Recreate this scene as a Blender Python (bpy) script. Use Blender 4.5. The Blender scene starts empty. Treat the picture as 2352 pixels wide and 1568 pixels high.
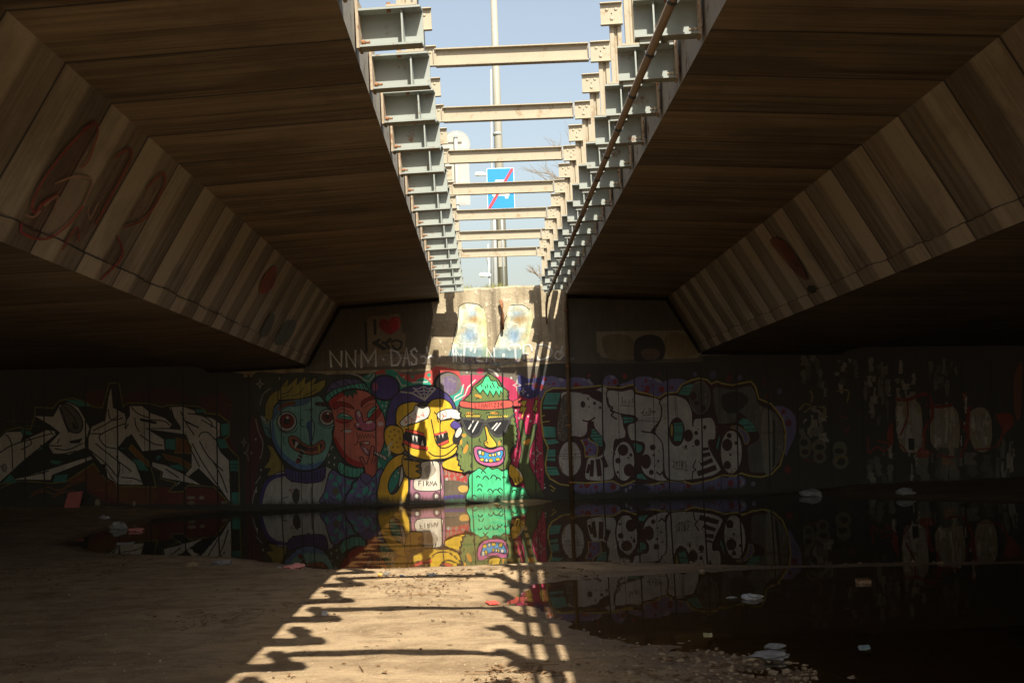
import bpy, bmesh, math, random
import numpy as np
from mathutils import Vector, Matrix, noise
from mathutils.geometry import tessellate_polygon
random.seed(7)
sc = bpy.context.scene
COL = sc.collection

# ------------------------------------------------------------------ camera
F = 3100.0                       # focal length for a 2352 px wide frame
CAMZ = 1.6
PITCH = math.atan(134.6 / F)
ROLL = 0.034
_f = Vector((0, math.cos(PITCH), math.sin(PITCH)))
_u0 = Vector((0, -math.sin(PITCH), math.cos(PITCH)))
_r0 = Vector((1, 0, 0))
_r = _r0 * math.cos(ROLL) - _u0 * math.sin(ROLL)
_u = _u0 * math.cos(ROLL) + _r0 * math.sin(ROLL)
CAM = Vector((0, 0, CAMZ))
cd = bpy.data.cameras.new('camera'); cam = bpy.data.objects.new('camera', cd); COL.objects.link(cam)
cd.sensor_width = 36; cd.lens = 36 * F / 2352; cd.clip_end = 5000; cd.clip_start = 0.05
M = Matrix((( _r.x, _u.x, -_f.x, CAM.x), (_r.y, _u.y, -_f.y, CAM.y), (_r.z, _u.z, -_f.z, CAM.z), (0, 0, 0, 1)))
cam.matrix_world = M
sc.camera = cam

def ray(x, y):
    return _r * (x - 1176) + _u * (784 - y) + _f * F
def ground(x, y, z=0.0):
    v = ray(x, y); t = (z - CAMZ) / v.z
    return CAM + v * t
_wa = ground(540, 1172.5); _wb = ground(1560, 1138.5)
WDIR = (_wb - _wa); WDIR.z = 0; WDIR.normalize()
WN = Vector((WDIR.y, -WDIR.x, 0))            # towards the camera
def wall_pt(x, y):
    v = ray(x, y); t = (_wa - CAM).dot(WN) / v.dot(WN)
    return CAM + v * t
def at_depth(x, y, Y):
    v = ray(x, y); return CAM + v * (Y / v.y)
BD = ray(1120, 1007).normalized()            # direction of the two decks

# ------------------------------------------------------------------ helpers
def lin(c):
    if isinstance(c, str):
        c = [int(c[i:i + 2], 16) / 255 for i in (0, 2, 4)]
    return tuple((v / 12.92 if v <= 0.04045 else ((v + 0.055) / 1.055) ** 2.4) for v in c[:3])

def tag(o, label=None, cat=None, group=None, kind=None):
    if label: o['label'] = label
    if cat: o['category'] = cat
    if group: o['group'] = group
    if kind: o['kind'] = kind
    return o
def empty(name, loc=(0, 0, 0), mw=None):
    o = bpy.data.objects.new(name, None); COL.objects.link(o)
    o.empty_display_size = 0.2
    if mw is not None: o.matrix_world = mw
    else: o.location = loc
    return o
def origin(p):
    o = Vector((0, 0, 0))
    while p is not None:
        o += p.location; p = p.parent
    return o
def link_mesh(name, me, mat, parent=None, world=False):
    """world=True: vertices are world coordinates, re-based on the (unrotated) parent's origin."""
    if mat is not None and not me.materials: me.materials.append(mat)
    if world and parent is not None:
        me.transform(Matrix.Translation(-origin(parent)))
    o = bpy.data.objects.new(name, me); COL.objects.link(o)
    if parent is not None: o.parent = parent
    return o
def mesh(name, V, Fc, mat, parent=None, world=True, smooth=False):
    me = bpy.data.meshes.new(name)
    me.from_pydata([tuple(v) for v in V], [], Fc); me.update()
    if smooth:
        for p in me.polygons: p.use_smooth = True
    return link_mesh(name, me, mat, parent, world)
def copy_tree(o, parent=None):
    c = o.copy(); COL.objects.link(c)
    if parent is not None: c.parent = parent
    for ch in list(o.children): copy_tree(ch, c)
    return c

class MB:
    def __init__(s): s.bm = bmesh.new()
    def box(s, x0, x1, y0, y1, z0, z1, bev=0.0):
        r = bmesh.ops.create_cube(s.bm, size=1)
        for v in r['verts']:
            v.co = Vector(((x0 + x1) / 2 + v.co.x * (x1 - x0), (y0 + y1) / 2 + v.co.y * (y1 - y0), (z0 + z1) / 2 + v.co.z * (z1 - z0)))
        if bev:
            es = list({e for v in r['verts'] for e in v.link_edges})
            bmesh.ops.bevel(s.bm, geom=es, offset=bev, segments=1, affect='EDGES')
        return s
    def tube(s, pts, rads, n=10, cap=True):
        pts = [Vector(p) for p in pts]
        if not hasattr(rads, '__len__'): rads = [rads] * len(pts)
        rings = []
        ref = None
        for i, p in enumerate(pts):
            t = (pts[min(i + 1, len(pts) - 1)] - pts[max(i - 1, 0)]).normalized()
            if ref is None:
                ref = Vector((0, 0, 1)) if abs(t.z) < .9 else Vector((1, 0, 0))
            a = t.cross(ref).normalized(); b = t.cross(a).normalized()
            rings.append([s.bm.verts.new(p + (a * math.cos(2 * math.pi * k / n) + b * math.sin(2 * math.pi * k / n)) * rads[i]) for k in range(n)])
        for i in range(len(rings) - 1):
            for k in range(n):
                f = s.bm.faces.new((rings[i][k], rings[i][(k + 1) % n], rings[i + 1][(k + 1) % n], rings[i + 1][k])); f.smooth = True
        if cap:
            s.bm.faces.new(rings[0][::-1]); s.bm.faces.new(rings[-1])
        return s
    def prism(s, prof, axis, a, b):
        """extrude a closed 2-D profile; axis 'z': profile in xy, 'y': in xz, 'x': in yz"""
        def P(p, t): return {'z': (p[0], p[1], t), 'y': (p[0], t, p[1]), 'x': (t, p[0], p[1])}[axis]
        A = [s.bm.verts.new(P(p, a)) for p in prof]; B = [s.bm.verts.new(P(p, b)) for p in prof]
        n = len(prof)
        for i in range(n): s.bm.faces.new((A[i], A[(i + 1) % n], B[(i + 1) % n], B[i]))
        s.bm.faces.new(A[::-1]); s.bm.faces.new(B)
        return s
    def ball(s, c, r, sub=1, sq=(1, 1, 1), jit=0):
        q = bmesh.ops.create_icosphere(s.bm, subdivisions=sub, radius=1)
        for v in q['verts']:
            k = 1 + (random.uniform(-jit, jit) if jit else 0)
            v.co = Vector((c[0] + v.co.x * r * sq[0] * k, c[1] + v.co.y * r * sq[1] * k, c[2] + v.co.z * r * sq[2] * k))
        return s
    def mirror(s):
        for v in s.bm.verts: v.co.x = -v.co.x
        return s
    def build(s, name, mat, parent=None, world=False, smooth=False):
        bmesh.ops.recalc_face_normals(s.bm, faces=s.bm.faces[:])
        me = bpy.data.meshes.new(name)
        if smooth:
            for f in s.bm.faces: f.smooth = True
        s.bm.to_mesh(me); s.bm.free()
        return link_mesh(name, me, mat, parent, world)

# ------------------------------------------------------------------ materials
def new_mat(name):
    m = bpy.data.materials.new(name); m.use_nodes = True
    nt = m.node_tree; bs = nt.nodes['Principled BSDF']
    return m, nt, bs
def N(nt, t, **kw):
    n = nt.nodes.new(t)
    for k, v in kw.items():
        if k in n.inputs.keys() if hasattr(n.inputs, 'keys') else False: n.inputs[k].default_value = v
        else: setattr(n, k, v)
    return n
def mix(nt, fac, a, b, mode='MIX'):
    n = nt.nodes.new('ShaderNodeMix'); n.data_type = 'RGBA'; n.blend_type = mode
    for sock, v in ((n.inputs[0], fac), (n.inputs[6], a), (n.inputs[7], b)):
        if hasattr(v, 'links') or hasattr(v, 'is_output'): nt.links.new(v, sock)
        elif isinstance(v, (int, float)): sock.default_value = v
        else: sock.default_value = (*v[:3], 1)
    return n.outputs[2]
def ramp(nt, inp, stops):
    n = nt.nodes.new('ShaderNodeValToRGB'); nt.links.new(inp, n.inputs[0])
    e = n.color_ramp.elements
    while len(e) < len(stops): e.new(0.5)
    for q, (p, c) in zip(e, stops):
        q.position = p; q.color = (c, c, c, 1) if isinstance(c, (int, float)) else (*c, 1)
    return n.outputs[0]
def nz(nt, vec, scale, detail=4, rough=.55, stretch=None):
    if stretch is not None:
        mp = nt.nodes.new('ShaderNodeMapping'); mp.inputs['Scale'].default_value = stretch
        nt.links.new(vec, mp.inputs[0]); vec = mp.outputs[0]
    n = nt.nodes.new('ShaderNodeTexNoise'); n.inputs['Scale'].default_value = scale
    n.inputs['Detail'].default_value = detail; n.inputs['Roughness'].default_value = rough
    nt.links.new(vec, n.inputs['Vector'])
    return n.outputs[0]
def math_n(nt, op, a, b=0.0, c=None):
    n = nt.nodes.new('ShaderNodeMath'); n.operation = op
    for i, v in enumerate((a, b, c)):
        if v is None: continue
        if hasattr(v, 'is_output'): nt.links.new(v, n.inputs[i])
        else: n.inputs[i].default_value = v
    return n.outputs[0]
def bump(nt, bs, h, strength, dist=0.02):
    b = nt.nodes.new('ShaderNodeBump'); b.inputs['Strength'].default_value = strength; b.inputs['Distance'].default_value = dist
    nt.links.new(h, b.inputs['Height']); nt.links.new(b.outputs[0], bs.inputs['Normal'])

def simple(name, col, rough=.6, metal=0.0, var=.25, scale=8.0, dirt=None, dirt_amt=.0, bmp=.0, world=False):
    m, nt, bs = new_mat(name)
    co = nt.nodes.new('ShaderNodeNewGeometry').outputs['Position'] if world else nt.nodes.new('ShaderNodeTexCoord').outputs['Object']
    c = lin(col) if isinstance(col, str) else col
    n1 = nz(nt, co, scale, 5)
    out = mix(nt, n1, tuple(v * (1 - var) for v in c), tuple(min(1, v * (1 + var)) for v in c))
    if dirt:
        d = ramp(nt, nz(nt, co, scale * 1.7, 6, .65), [(0.62 - dirt_amt, 0.0), (0.72 - dirt_amt, 1.0)])
        out = mix(nt, d, out, lin(dirt) if isinstance(dirt, str) else dirt)
    nt.links.new(out, bs.inputs['Base Color'])
    bs.inputs['Roughness'].default_value = rough; bs.inputs['Metallic'].default_value = metal
    if bmp: bump(nt, bs, nz(nt, co, scale * 4, 5), bmp, .01)
    return m

def board_concrete(name, dark, light, pitch, contrast):
    """board-marked concrete; uv = (metres along the bridge, metres across)"""
    m, nt, bs = new_mat(name)
    uv = nt.nodes.new('ShaderNodeUVMap'); uv.uv_map = 'UVMap'; uv = uv.outputs[0]
    sx = nt.nodes.new('ShaderNodeSeparateXYZ'); nt.links.new(uv, sx.inputs[0])
    wob = math_n(nt, 'MULTIPLY', nz(nt, uv, .9, 2), .05)
    a = math_n(nt, 'DIVIDE', math_n(nt, 'ADD', sx.outputs[0], wob), pitch)
    fr = math_n(nt, 'FRACT', a); fl = math_n(nt, 'FLOOR', a)
    wn = nt.nodes.new('ShaderNodeTexWhiteNoise'); wn.noise_dimensions = '1D'; nt.links.new(fl, wn.inputs['W'])
    half = ramp(nt, fr, [(0.0, .25), (.05, .9), (.45, 1.0), (.53, .25), (.9, .12), (1.0, .1)])
    streak = nz(nt, uv, 1.0, 6, .6, (9.0, .35, 1)); fine = nz(nt, uv, 1.0, 5, .65, (34.0, 1.2, 1))
    blot = nz(nt, uv, .8, 5, .6)
    v = math_n(nt, 'ADD', math_n(nt, 'MULTIPLY', half, contrast), math_n(nt, 'MULTIPLY', wn.outputs[0], .22))
    v = math_n(nt, 'ADD', v, math_n(nt, 'MULTIPLY', streak, 1.0)); v = math_n(nt, 'ADD', v, math_n(nt, 'MULTIPLY', fine, .6))
    v = math_n(nt, 'ADD', v, math_n(nt, 'MULTIPLY', blot, .45))
    v = math_n(nt, 'SUBTRACT', v, .80 + contrast * .12)
    col = mix(nt, ramp(nt, v, [(0.1, 0.0), (0.9, 1.0)]), dark, light)
    rust = ramp(nt, nz(nt, uv, 1.0, 6, .6, (5.0, .5, 1)), [(.55, 0.0), (.75, .6)])
    col = mix(nt, rust, col, (.13, .07, .03))
    lime = ramp(nt, nz(nt, uv, 1.0, 6, .62, (3.2, .55, 1)), [(.60, 0.0), (.74, .55)])
    col = mix(nt, lime, col, (.40, .37, .32))
    patch = ramp(nt, nz(nt, uv, .55, 5, .65), [(.52, 0.0), (.66, .55)])
    col = mix(nt, patch, col, (.045, .032, .022))
    pores = ramp(nt, nz(nt, uv, 55, 2, .5), [(.66, 0.0), (.72, .6)])
    col = mix(nt, pores, col, (.03, .022, .015))
    line = ramp(nt, fr, [(0.0, 0.0), (.012, 0.0), (.022, 1.0), (.985, 1.0), (1.0, 0.0)])
    col = mix(nt, line, (.012, .01, .008), col)
    nt.links.new(col, bs.inputs['Base Color']); bs.inputs['Roughness'].default_value = .85
    hgt = math_n(nt, 'ADD', math_n(nt, 'MULTIPLY', line, .6), math_n(nt, 'MULTIPLY', fine, .25))
    hgt = math_n(nt, 'ADD', hgt, math_n(nt, 'MULTIPLY', half, .35))
    bump(nt, bs, hgt, .6, .02)
    return m
m_soffit = board_concrete('soffit_concrete', (.045, .030, .018), (.35, .268, .18), .93, .10)
m_web = board_concrete('web_concrete', (.065, .046, .03), (.33, .29, .235), .93, .62)
m_bottom = board_concrete('slab_concrete', (.05, .037, .025), (.26, .20, .14), .93, .05)
m_deckface = simple('deck_edge_concrete', (.30, .27, .22), .85, var=.4, scale=3, dirt=(.1, .06, .035), dirt_amt=.05, bmp=.4)
m_seal = simple('joint_rubber', (.012, .011, .010), .9)
m_greysteel = simple('grey_green_paint', (.265, .285, .255), .55, var=.12, scale=5, dirt=(.17, .085, .035), dirt_amt=.02, bmp=.05, world=True)
m_tan = simple('sand_paint', (.335, .285, .20), .55, var=.12, scale=6, dirt=(.26, .19, .11), dirt_amt=.05, bmp=.05, world=True)
m_rust = simple('rust', (.20, .085, .035), .9, var=.5, scale=18, dirt=(.32, .17, .08), dirt_amt=.08, bmp=.5)
m_bolt = simple('bolt_steel', (.46, .37, .26), .5, var=.3, scale=30)
m_pipe = simple('brown_pipe', (.235, .17, .115), .55, var=.2, scale=6, dirt=(.30, .24, .17), dirt_amt=.02)
m_black = simple('black_clamp', (.03, .03, .03), .6)
m_galv = simple('galvanised_steel', (.28, .29, .28), .5, var=.12, scale=2)
m_lamp = simple('lamp_post_paint', (.27, .255, .205), .6, var=.08, scale=1.2)
m_white = simple('white_paint', (.74, .74, .72), .5, var=.04)
m_signback = simple('sign_back_grey', (.40, .37, .31), .55, var=.06, scale=2)
m_blue = simple('sign_blue', (.015, .21, .66), .4, var=.04)
m_red = simple('sign_red', (.66, .045, .05), .4, var=.04)
m_bark = simple('twig_bark', (.20, .16, .12), .9)
m_glass = simple('lamp_glass', (.75, .76, .74), .3, var=.05)
# ------------------------------------------------------------------ world and sun
SUN = Vector((-.29, 1.0, -1.238)).normalized()      # travel direction
elev = math.asin(-SUN.z)
w = bpy.data.worlds.new('World'); sc.world = w; w.use_nodes = True
nt = w.node_tree; bg = nt.nodes['Background']
sky = nt.nodes.new('ShaderNodeTexSky'); sky.sky_type = 'NISHITA'; sky.sun_disc = False
sky.sun_elevation = elev
sky.sun_rotation = math.atan2(-SUN.x, -SUN.y)
sky.air_density = 1.25; sky.dust_density = 2.8; sky.ozone_density = 0.1
hs = nt.nodes.new('ShaderNodeHueSaturation'); hs.inputs['Saturation'].default_value = .72   # thin haze
nt.links.new(sky.outputs[0], hs.inputs['Color']); nt.links.new(hs.outputs[0], bg.inputs[0]); bg.inputs[1].default_value = SKY_STRENGTH = 0.078
ld = bpy.data.lights.new('sun', 'SUN'); ld.energy = 5.0; ld.angle = math.radians(.5); ld.color = (1, .94, .82)
lo = bpy.data.objects.new('sun', ld); COL.objects.link(lo)
lo.rotation_euler = SUN.to_track_quat('-Z', 'Y').to_euler(); lo.location = (0, -10, 20)
sc.view_settings.view_transform = 'Standard'; sc.view_settings.look = 'None'
sc.view_settings.exposure = 1.12; sc.view_settings.gamma = 1.0
sc.cycles.max_bounces = 8; sc.cycles.diffuse_bounces = 6; sc.cycles.glossy_bounces = 4
sc.cycles.caustics_reflective = False; sc.cycles.caustics_refractive = False
sc.cycles.sample_clamp_indirect = 6.0
try: sc.cycles.use_denoising = True
except Exception: pass

# ------------------------------------------------------------------ the two decks
W0 = _wa
def wuv(p): return (p - W0).dot(WDIR)
def prof_pt(x, y): return wall_pt(x, y)
Lp = [prof_pt(1009, 684), prof_pt(778, 703), prof_pt(703, 838), prof_pt(482, 850), prof_pt(470, 839), prof_pt(-100, 852)]
Rp = [prof_pt(1300, 677), prof_pt(1533, 683), prof_pt(1612, 807), prof_pt(1930, 808), prof_pt(1942, 797), prof_pt(2500, 792)]
for P, s in ((Lp, -1), (Rp, 1)):
    P.append(P[-1] + WDIR * s * 60)  # deck carried far out of view to keep side light off the wall
BACK = -25.0  # unseen rear end, placed to let sky fill reach the wall
def deck(name, P, label, sgn):
    root = empty(name, P[0].copy())
    tag(root, label, 'bridge deck')
    top = 0.42
    def strip(nm, pa, pb, mat, lip=False):
        segs = 60
        V = []; Fc = []; UV = []
        wd = (pb - pa).length
        cr = [0.0, 1.0]
        for i in range(segs + 1):
            t = -.01 + (BACK + .01) * i / segs
            for c in cr: V.append(pa.lerp(pb, c) + BD * t); UV.append((t, c * wd))
        n = len(cr)
        for i in range(segs):
            for j in range(n - 1):
                Fc.append((i * n + j, i * n + j + 1, (i + 1) * n + j + 1, (i + 1) * n + j))
        # thickness: a second skin inside the concrete
        o = mesh(nm, V, Fc, mat, root)
        uvl = o.data.uv_layers.new(name='UVMap')
        for l in o.data.loops: uvl.data[l.index].uv = UV[l.vertex_index]
        return o
    strip('cantilever_soffit', P[0], P[1], m_soffit)
    strip('web', P[1], P[2], m_web)
    # the bevelled lower lip of the web, set a little proud
    nrm = (P[2] - P[1]).cross(BD).normalized()
    if nrm.z > 0: nrm = -nrm
    a = P[1].lerp(P[2], .86) + nrm * .012; b = P[2] + nrm * .012
    strip('web_lip', a, b, m_web)
    V = []; Fc = []
    for i in range(420):
        t = -i * .05
        w_ = .006 + .006 * noise.noise(Vector((t * 3, 1, sgn)))
        o_ = .025 * noise.noise(Vector((t * 1.7, 4, sgn))) + .012 * noise.noise(Vector((t * 8, 7, sgn)))
        d_ = (P[2] - P[1]).normalized()
        for s_ in (-1, 1): V.append(a + d_ * (o_ + s_ * w_ / 2) + BD * t + nrm * .003)
        if i: Fc.append((2 * i - 2, 2 * i - 1, 2 * i + 1, 2 * i))
    mesh('lip_crack', V, Fc, m_seal, root)
    strip('bottom_slab', P[2], P[3], m_bottom)
    strip('slab_step', P[3], P[4], m_bottom)  # small step added to imitate a brightness break along the slab
    strip('outer_soffit', P[4], P[5], m_bottom)
    strip('far_soffit', P[5], P[6], m_bottom)
    # edge face and top
    e = P[0] + Vector((0, 0, top)); g = P[6] + Vector((0, 0, top + .3))
    o1 = mesh('edge_face', [P[0] + BD * -.01, e + BD * -.01, e + BD * BACK, P[0] + BD * BACK], [(0, 1, 2, 3)], m_deckface, root)
    mesh('road_slab', [e + BD * 1.5, g + BD * 1.5, g + BD * BACK, e + BD * BACK], [(0, 1, 2, 3)], m_deckface, root)
    # end plug that closes the box at the wall
    mesh('end_diaphragm', [p + BD * -.02 for p in P] + [g + BD * -.02, e + BD * -.02], [tuple(range(len(P) + 2))], m_seal, root)
    # black movement joint against the wall
    V = []; Fc = []
    for i in range(0, 4):
        a, b = P[i], P[i + 1]
        th = .055 if i in (0, 1) else .05
        dn = (b - a).cross(WN).normalized()
        if dn.z > 0: dn = -dn
        if abs(dn.z) < .9 and (dn.dot(WDIR) * sgn) > 0 and i == 1: pass
        k = len(V)
        for q in (a, b, b + dn * th, a + dn * th): V.append(q + WN * .028)
        for q in (a, b, b + dn * th, a + dn * th): V.append(q + WN * .002)
        Fc += [(k, k + 1, k + 2, k + 3), (k + 3, k + 2, k + 6, k + 7), (k + 1, k, k + 4, k + 5), (k, k + 3, k + 7, k + 4), (k + 2, k + 1, k + 5, k + 6)]
    mesh('movement_joint', V, Fc, m_seal, root)
    return root
deckL = deck('bridge_deck', Lp, 'board marked concrete bridge deck left of the open gap, big red tag on its side', -1)
deckR = deck('bridge_deck', Rp, 'board marked concrete bridge deck right of the open gap, over the grey bubble lettering', 1)

# ------------------------------------------------------------------ steel in the gap
A4 = math.radians(-3.6)
E1 = Vector((math.cos(A4), math.sin(A4), .016)).normalized()
EU = Vector((0, 0, 1)); EU = (EU - E1 * EU.dot(E1)).normalized()
EY = EU.cross(E1).normalized()
S = 0.1334 / 3.04 * (Lp[0].y)
def ordw(i):
    return ['first', 'second', 'third', 'fourth', 'fifth', 'sixth', 'seventh', 'eighth', 'ninth', 'tenth', 'eleventh', 'twelfth', 'thirteenth', 'fourteenth', 'fifteenth', 'sixteenth', 'seventeenth', 'eighteenth', 'nineteenth', 'twentieth', 'twenty-first', 'twenty-second', 'twenty-third'][i]
def posL(k): return Lp[0] + BD * (-(14.5 - k) * S)
def posR(k):
    p = posL(k)
    # walk along E1 until the right deck edge is met
    q = Rp[0]
    # solve p + a*E1 ~ q + b*BD in plan
    det = E1.x * -BD.y + BD.x * E1.y
    dx, dy = q.x - p.x, q.y - p.y
    a = (dx * -BD.y + BD.x * dy) / det
    b = (E1.x * dy - E1.y * dx) / det
    return q + BD * b
def frame(p):
    m = Matrix.Identity(4)
    for i, v in enumerate((E1, EY, EU)):
        for j in range(3): m[j][i] = v[j]
    m.translation = p
    return m
BZ0, BH, BL, BFL = 0.03, 0.225, 0.375, 0.122       # bracket: bottom, height, length, flange width
BX0 = 0.022
TIP = BX0 + BL
def hexbolt(mb, c, axis, r, h, n=6):
    a = {'x': Vector((1, 0, 0)), 'y': Vector((0, 1, 0)), 'z': Vector((0, 0, 1))}[axis]
    c = Vector(c)
    mb.tube([c, c + a * h], r, n); mb.tube([c + a * h, c + a * (h + .03)], r * .5, 8)
def make_bracket(sgn):
    root = empty('steel_bracket')
    g = lambda mb: mb if sgn > 0 else mb.mirror()
    b = MB()
    b.box(BX0 + .012, TIP, BFL / 2 - .01, BFL / 2, BZ0 + .012, BZ0 + BH - .012)
    b.box(BX0 + .012, TIP, -BFL / 2, BFL / 2, BZ0, BZ0 + .012)
    b.box(BX0 + .012, TIP, -BFL / 2, BFL / 2, BZ0 + BH - .012, BZ0 + BH)
    g(b).build('beam', m_greysteel, root)
    st = MB().box(BX0 + BL * .70 - .005, BX0 + BL * .70 + .005, -BFL / 2 + .02, BFL / 2 - .0102, BZ0 + .0125, BZ0 + BH - .0125)
    g(st).build('stiffener', m_greysteel, root)
    ep = MB().box(BX0 - .004, BX0 + .0118, -.072, .072, BZ0 - .008, BZ0 + BH + .05)
    ep.box(.004, BX0 - .0042, .0, .05, BZ0 + .05, BZ0 + BH - .05)
    g(ep).build('end_plate', m_rustlight, root)
    for z in (BZ0 + .045,):
        q = MB(); hexbolt(q, (BX0 + .012, .02, z), 'x', .016, .02)
        g(q).build('bolt', m_bolt if sgn < 0 else m_rust, root)
    q = MB()
    q.tube([(BX0 + BL * .5, -.035, BZ0 + BH - .026), (BX0 + BL * .5, -.035, BZ0 + BH + .03)], .013, 8)
    g(q).build('bolt', m_rust, root)
    return root
PW = 0.085
PZ0 = BZ0 + BH
PLZ = 0.675            # underside of the rail block above the deck corner
PLH = 0.165
def make_post(sgn):
    root = empty('steel_post')
    g = lambda mb: mb if sgn > 0 else mb.mirror()
    x1 = TIP - .055; x0 = x1 - PW
    # sigma section, open towards the wall
    prof = [(x0, -.045), (x0 + .028, -.045), (x0 + .04, -.03), (x1 - .04, -.03), (x1 - .028, -.045), (x1, -.045), (x1, .045), (x1 - .008, .045), (x1 - .008, -.036), (x0 + .008, -.036), (x0 + .008, .045), (x0, .045)]
    prof = [(x0, -.045), (x0 + .028, -.045), (x0 + .038, -.030), (x1 - .038, -.030), (x1 - .028, -.045), (x1, -.045), (x1, .06), (x0, .06)]
    p = MB().prism(prof, 'z', PZ0 + .014, PLZ + PLH - .012)
    g(p).build('shaft', m_tan, root)
    b = MB().box(x0 - .06, x1 + .03, -.062, .07, PZ0 + .0005, PZ0 + .0135)
    g(b).build('base_plate', m_tan, root)
    # rail block: channel with rolled lips carrying three bolts
    y0 = -.062
    c = MB()
    xt = TIP + .012 if sgn > 0 else TIP + .004
    xa = x0 - .012
    c.box(xa, xt, y0, y0 + .012, PLZ, PLZ + PLH)
    c.box(xa, xt + .004, y0 - .026, y0 - .0003, PLZ, PLZ + .010, .003)
    c.box(xa, xt + .004, y0 - .026, y0 - .0003, PLZ + PLH - .010, PLZ + PLH, .003)
    blk = g(c).build('rail_block', m_tan, root)
    xm = (xa + xt) / 2
    for dx, dz, r in ((-.032, .115, .013), (.032, .115, .013), (0, .048, .014)):
        q = MB().ball((xm + dx, y0, PLZ + dz), r, 2, (1, .55, 1))
        g(q).build('bolt', m_tan, blk, smooth=True)
    q = MB().ball((xm, y0, PLZ + .085), .006, 1, (.8, .5, 1.3)); g(q).build('slot', m_black, blk)
    return root
m_rustlight = simple('light_rust', (.33, .26, .18), .85, var=.35, scale=10, dirt=(.20, .09, .035), dirt_amt=.08, bmp=.3, world=True)
protoB = {1: make_bracket(1), -1: make_bracket(-1)}
protoP = {1: make_post(1), -1: make_post(-1)}
first = {}
KMIN = -6
for k in range(14, KMIN - 1, -1):
    for sgn, pos, side in ((1, posL, 'left'), (-1, posR, 'right')):
        o = protoB[sgn] if (sgn, 'b') not in first else copy_tree(protoB[sgn])
        first[(sgn, 'b')] = 1
        o.matrix_world = frame(pos(k))
        tag(o, 'grey green steel bracket bolted to the %s deck edge, %s one from the painted wall' % (side, ordw(14 - k)), 'bracket', 'steel brackets along the %s deck edge' % side)
for k in range(15, KMIN - 1, -1):
    for sgn, pos, side in ((1, posL, 'left'), (-1, posR, 'right')):
        o = protoP[sgn] if (sgn, 'p') not in first else copy_tree(protoP[sgn])
        first[(sgn, 'p')] = 1
        o.matrix_world = frame(pos(k))
        tag(o, 'sand painted steel post on the %s side of the gap, %s one from the wall' % (side, ordw(15 - k)), 'post', 'sand painted posts on the %s side' % side)
# cross beams on every second pair
bid = 0
for k in range(15, KMIN - 1, -2):
    a = posL(k); b = posR(k)
    xl = TIP + .002; span = (b - a).dot(E1)
    root = empty('cross_beam', mw=frame(a))
    tag(root, 'sand painted steel cross beam spanning the open gap, %s one from the painted wall' % ordw(bid), 'beam', 'cross beams spanning the gap'); bid += 1
    x0, x1 = xl, span - TIP - .02
    y = -.05; z0 = PLZ + .012; z1 = PLZ + .150
    m_ = MB()
    m_.box(x0, x1, y, y + .008, z0 + .009, z1 - .009)
    m_.box(x0, x1, y - .035, y + .05, z0, z0 + .0088)
    m_.box(x0, x1, y - .035, y + .05, z1 - .0088, z1)
    # tilt so both ends meet their posts
    dz = ((b - a).dot(EU)) / span
    for v in m_.bm.verts: v.co.z += v.co.x * dz
    m_.build('channel', m_tan, root)
    for xx in (x0 - .012, x1 + .004):
        c = MB().box(xx, xx + .008, y - .03, y + .03, z0 + .01 + xx * dz, z1 - .01 + xx * dz)
        c.build('end_cleat', m_tan, root)

# conduit under the right-hand brackets
px_off = TIP - .085
q = MB()
pts = [posR(k) - E1 * px_off + EU * (BZ0 - .075) for k in (14.2, -8)]
end = posR(14.2) - E1 * px_off
root = empty('conduit_pipe', pts[0].copy())
tag(root, 'long brown conduit pipe hung below the right row of brackets', 'pipe')
wallend = pts[0] + BD * .22
q.tube([wallend + Vector((-.02, 0, -.42)), wallend + Vector((-.02, 0, -.2)), wallend + Vector((-.012, -.03, -.1)), wallend + Vector((0, -.1, -.03)), pts[0], pts[1]], [.014, .016, .02, .022, .024, .024], 12)
q.build('pipe_run', m_pipe, root, world=True)
for k in range(14, KMIN - 1, -1):
    c = posR(k) - E1 * px_off + EU * (BZ0 - .075)
    mb = MB()
    mb.tube([c - BD * .012, c + BD * .012], .034, 14)
    mb.build('clamp', m_black, root, world=True)
    mb = MB()
    o = c + EU * .055
    for sx in (-.06, .06):
        pass
    Vv = []
    mb2 = MB().box(-.06, .06, -.04, .04, .040, .0745)
    mm = frame(c); mm.translation -= root.location
    ob = mb2.build('hanger_block', m_greysteel, root)
    ob.data.transform(mm)
# duct lying on top of the right-hand brackets
q = MB(); off = TIP - .29
a = posR(14.4) - E1 * off + EU * (BZ0 + BH + .012); b = posR(-8) - E1 * off + EU * (BZ0 + BH + .012)
Vv = []
for p in (a, b):
    for dx, dz in ((-.042, 0), (.042, 0), (.042, .05), (-.042, .05)): Vv.append(p + E1 * dx + EU * dz)
tag(mesh('cable_duct', Vv, [(0, 1, 2, 3), (7, 6, 5, 4), (0, 4, 5, 1), (1, 5, 6, 2), (2, 6, 7, 3), (3, 7, 4, 0)], m_tan), 'slim sand coloured cable duct lying on the right row of brackets', 'duct')

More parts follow.
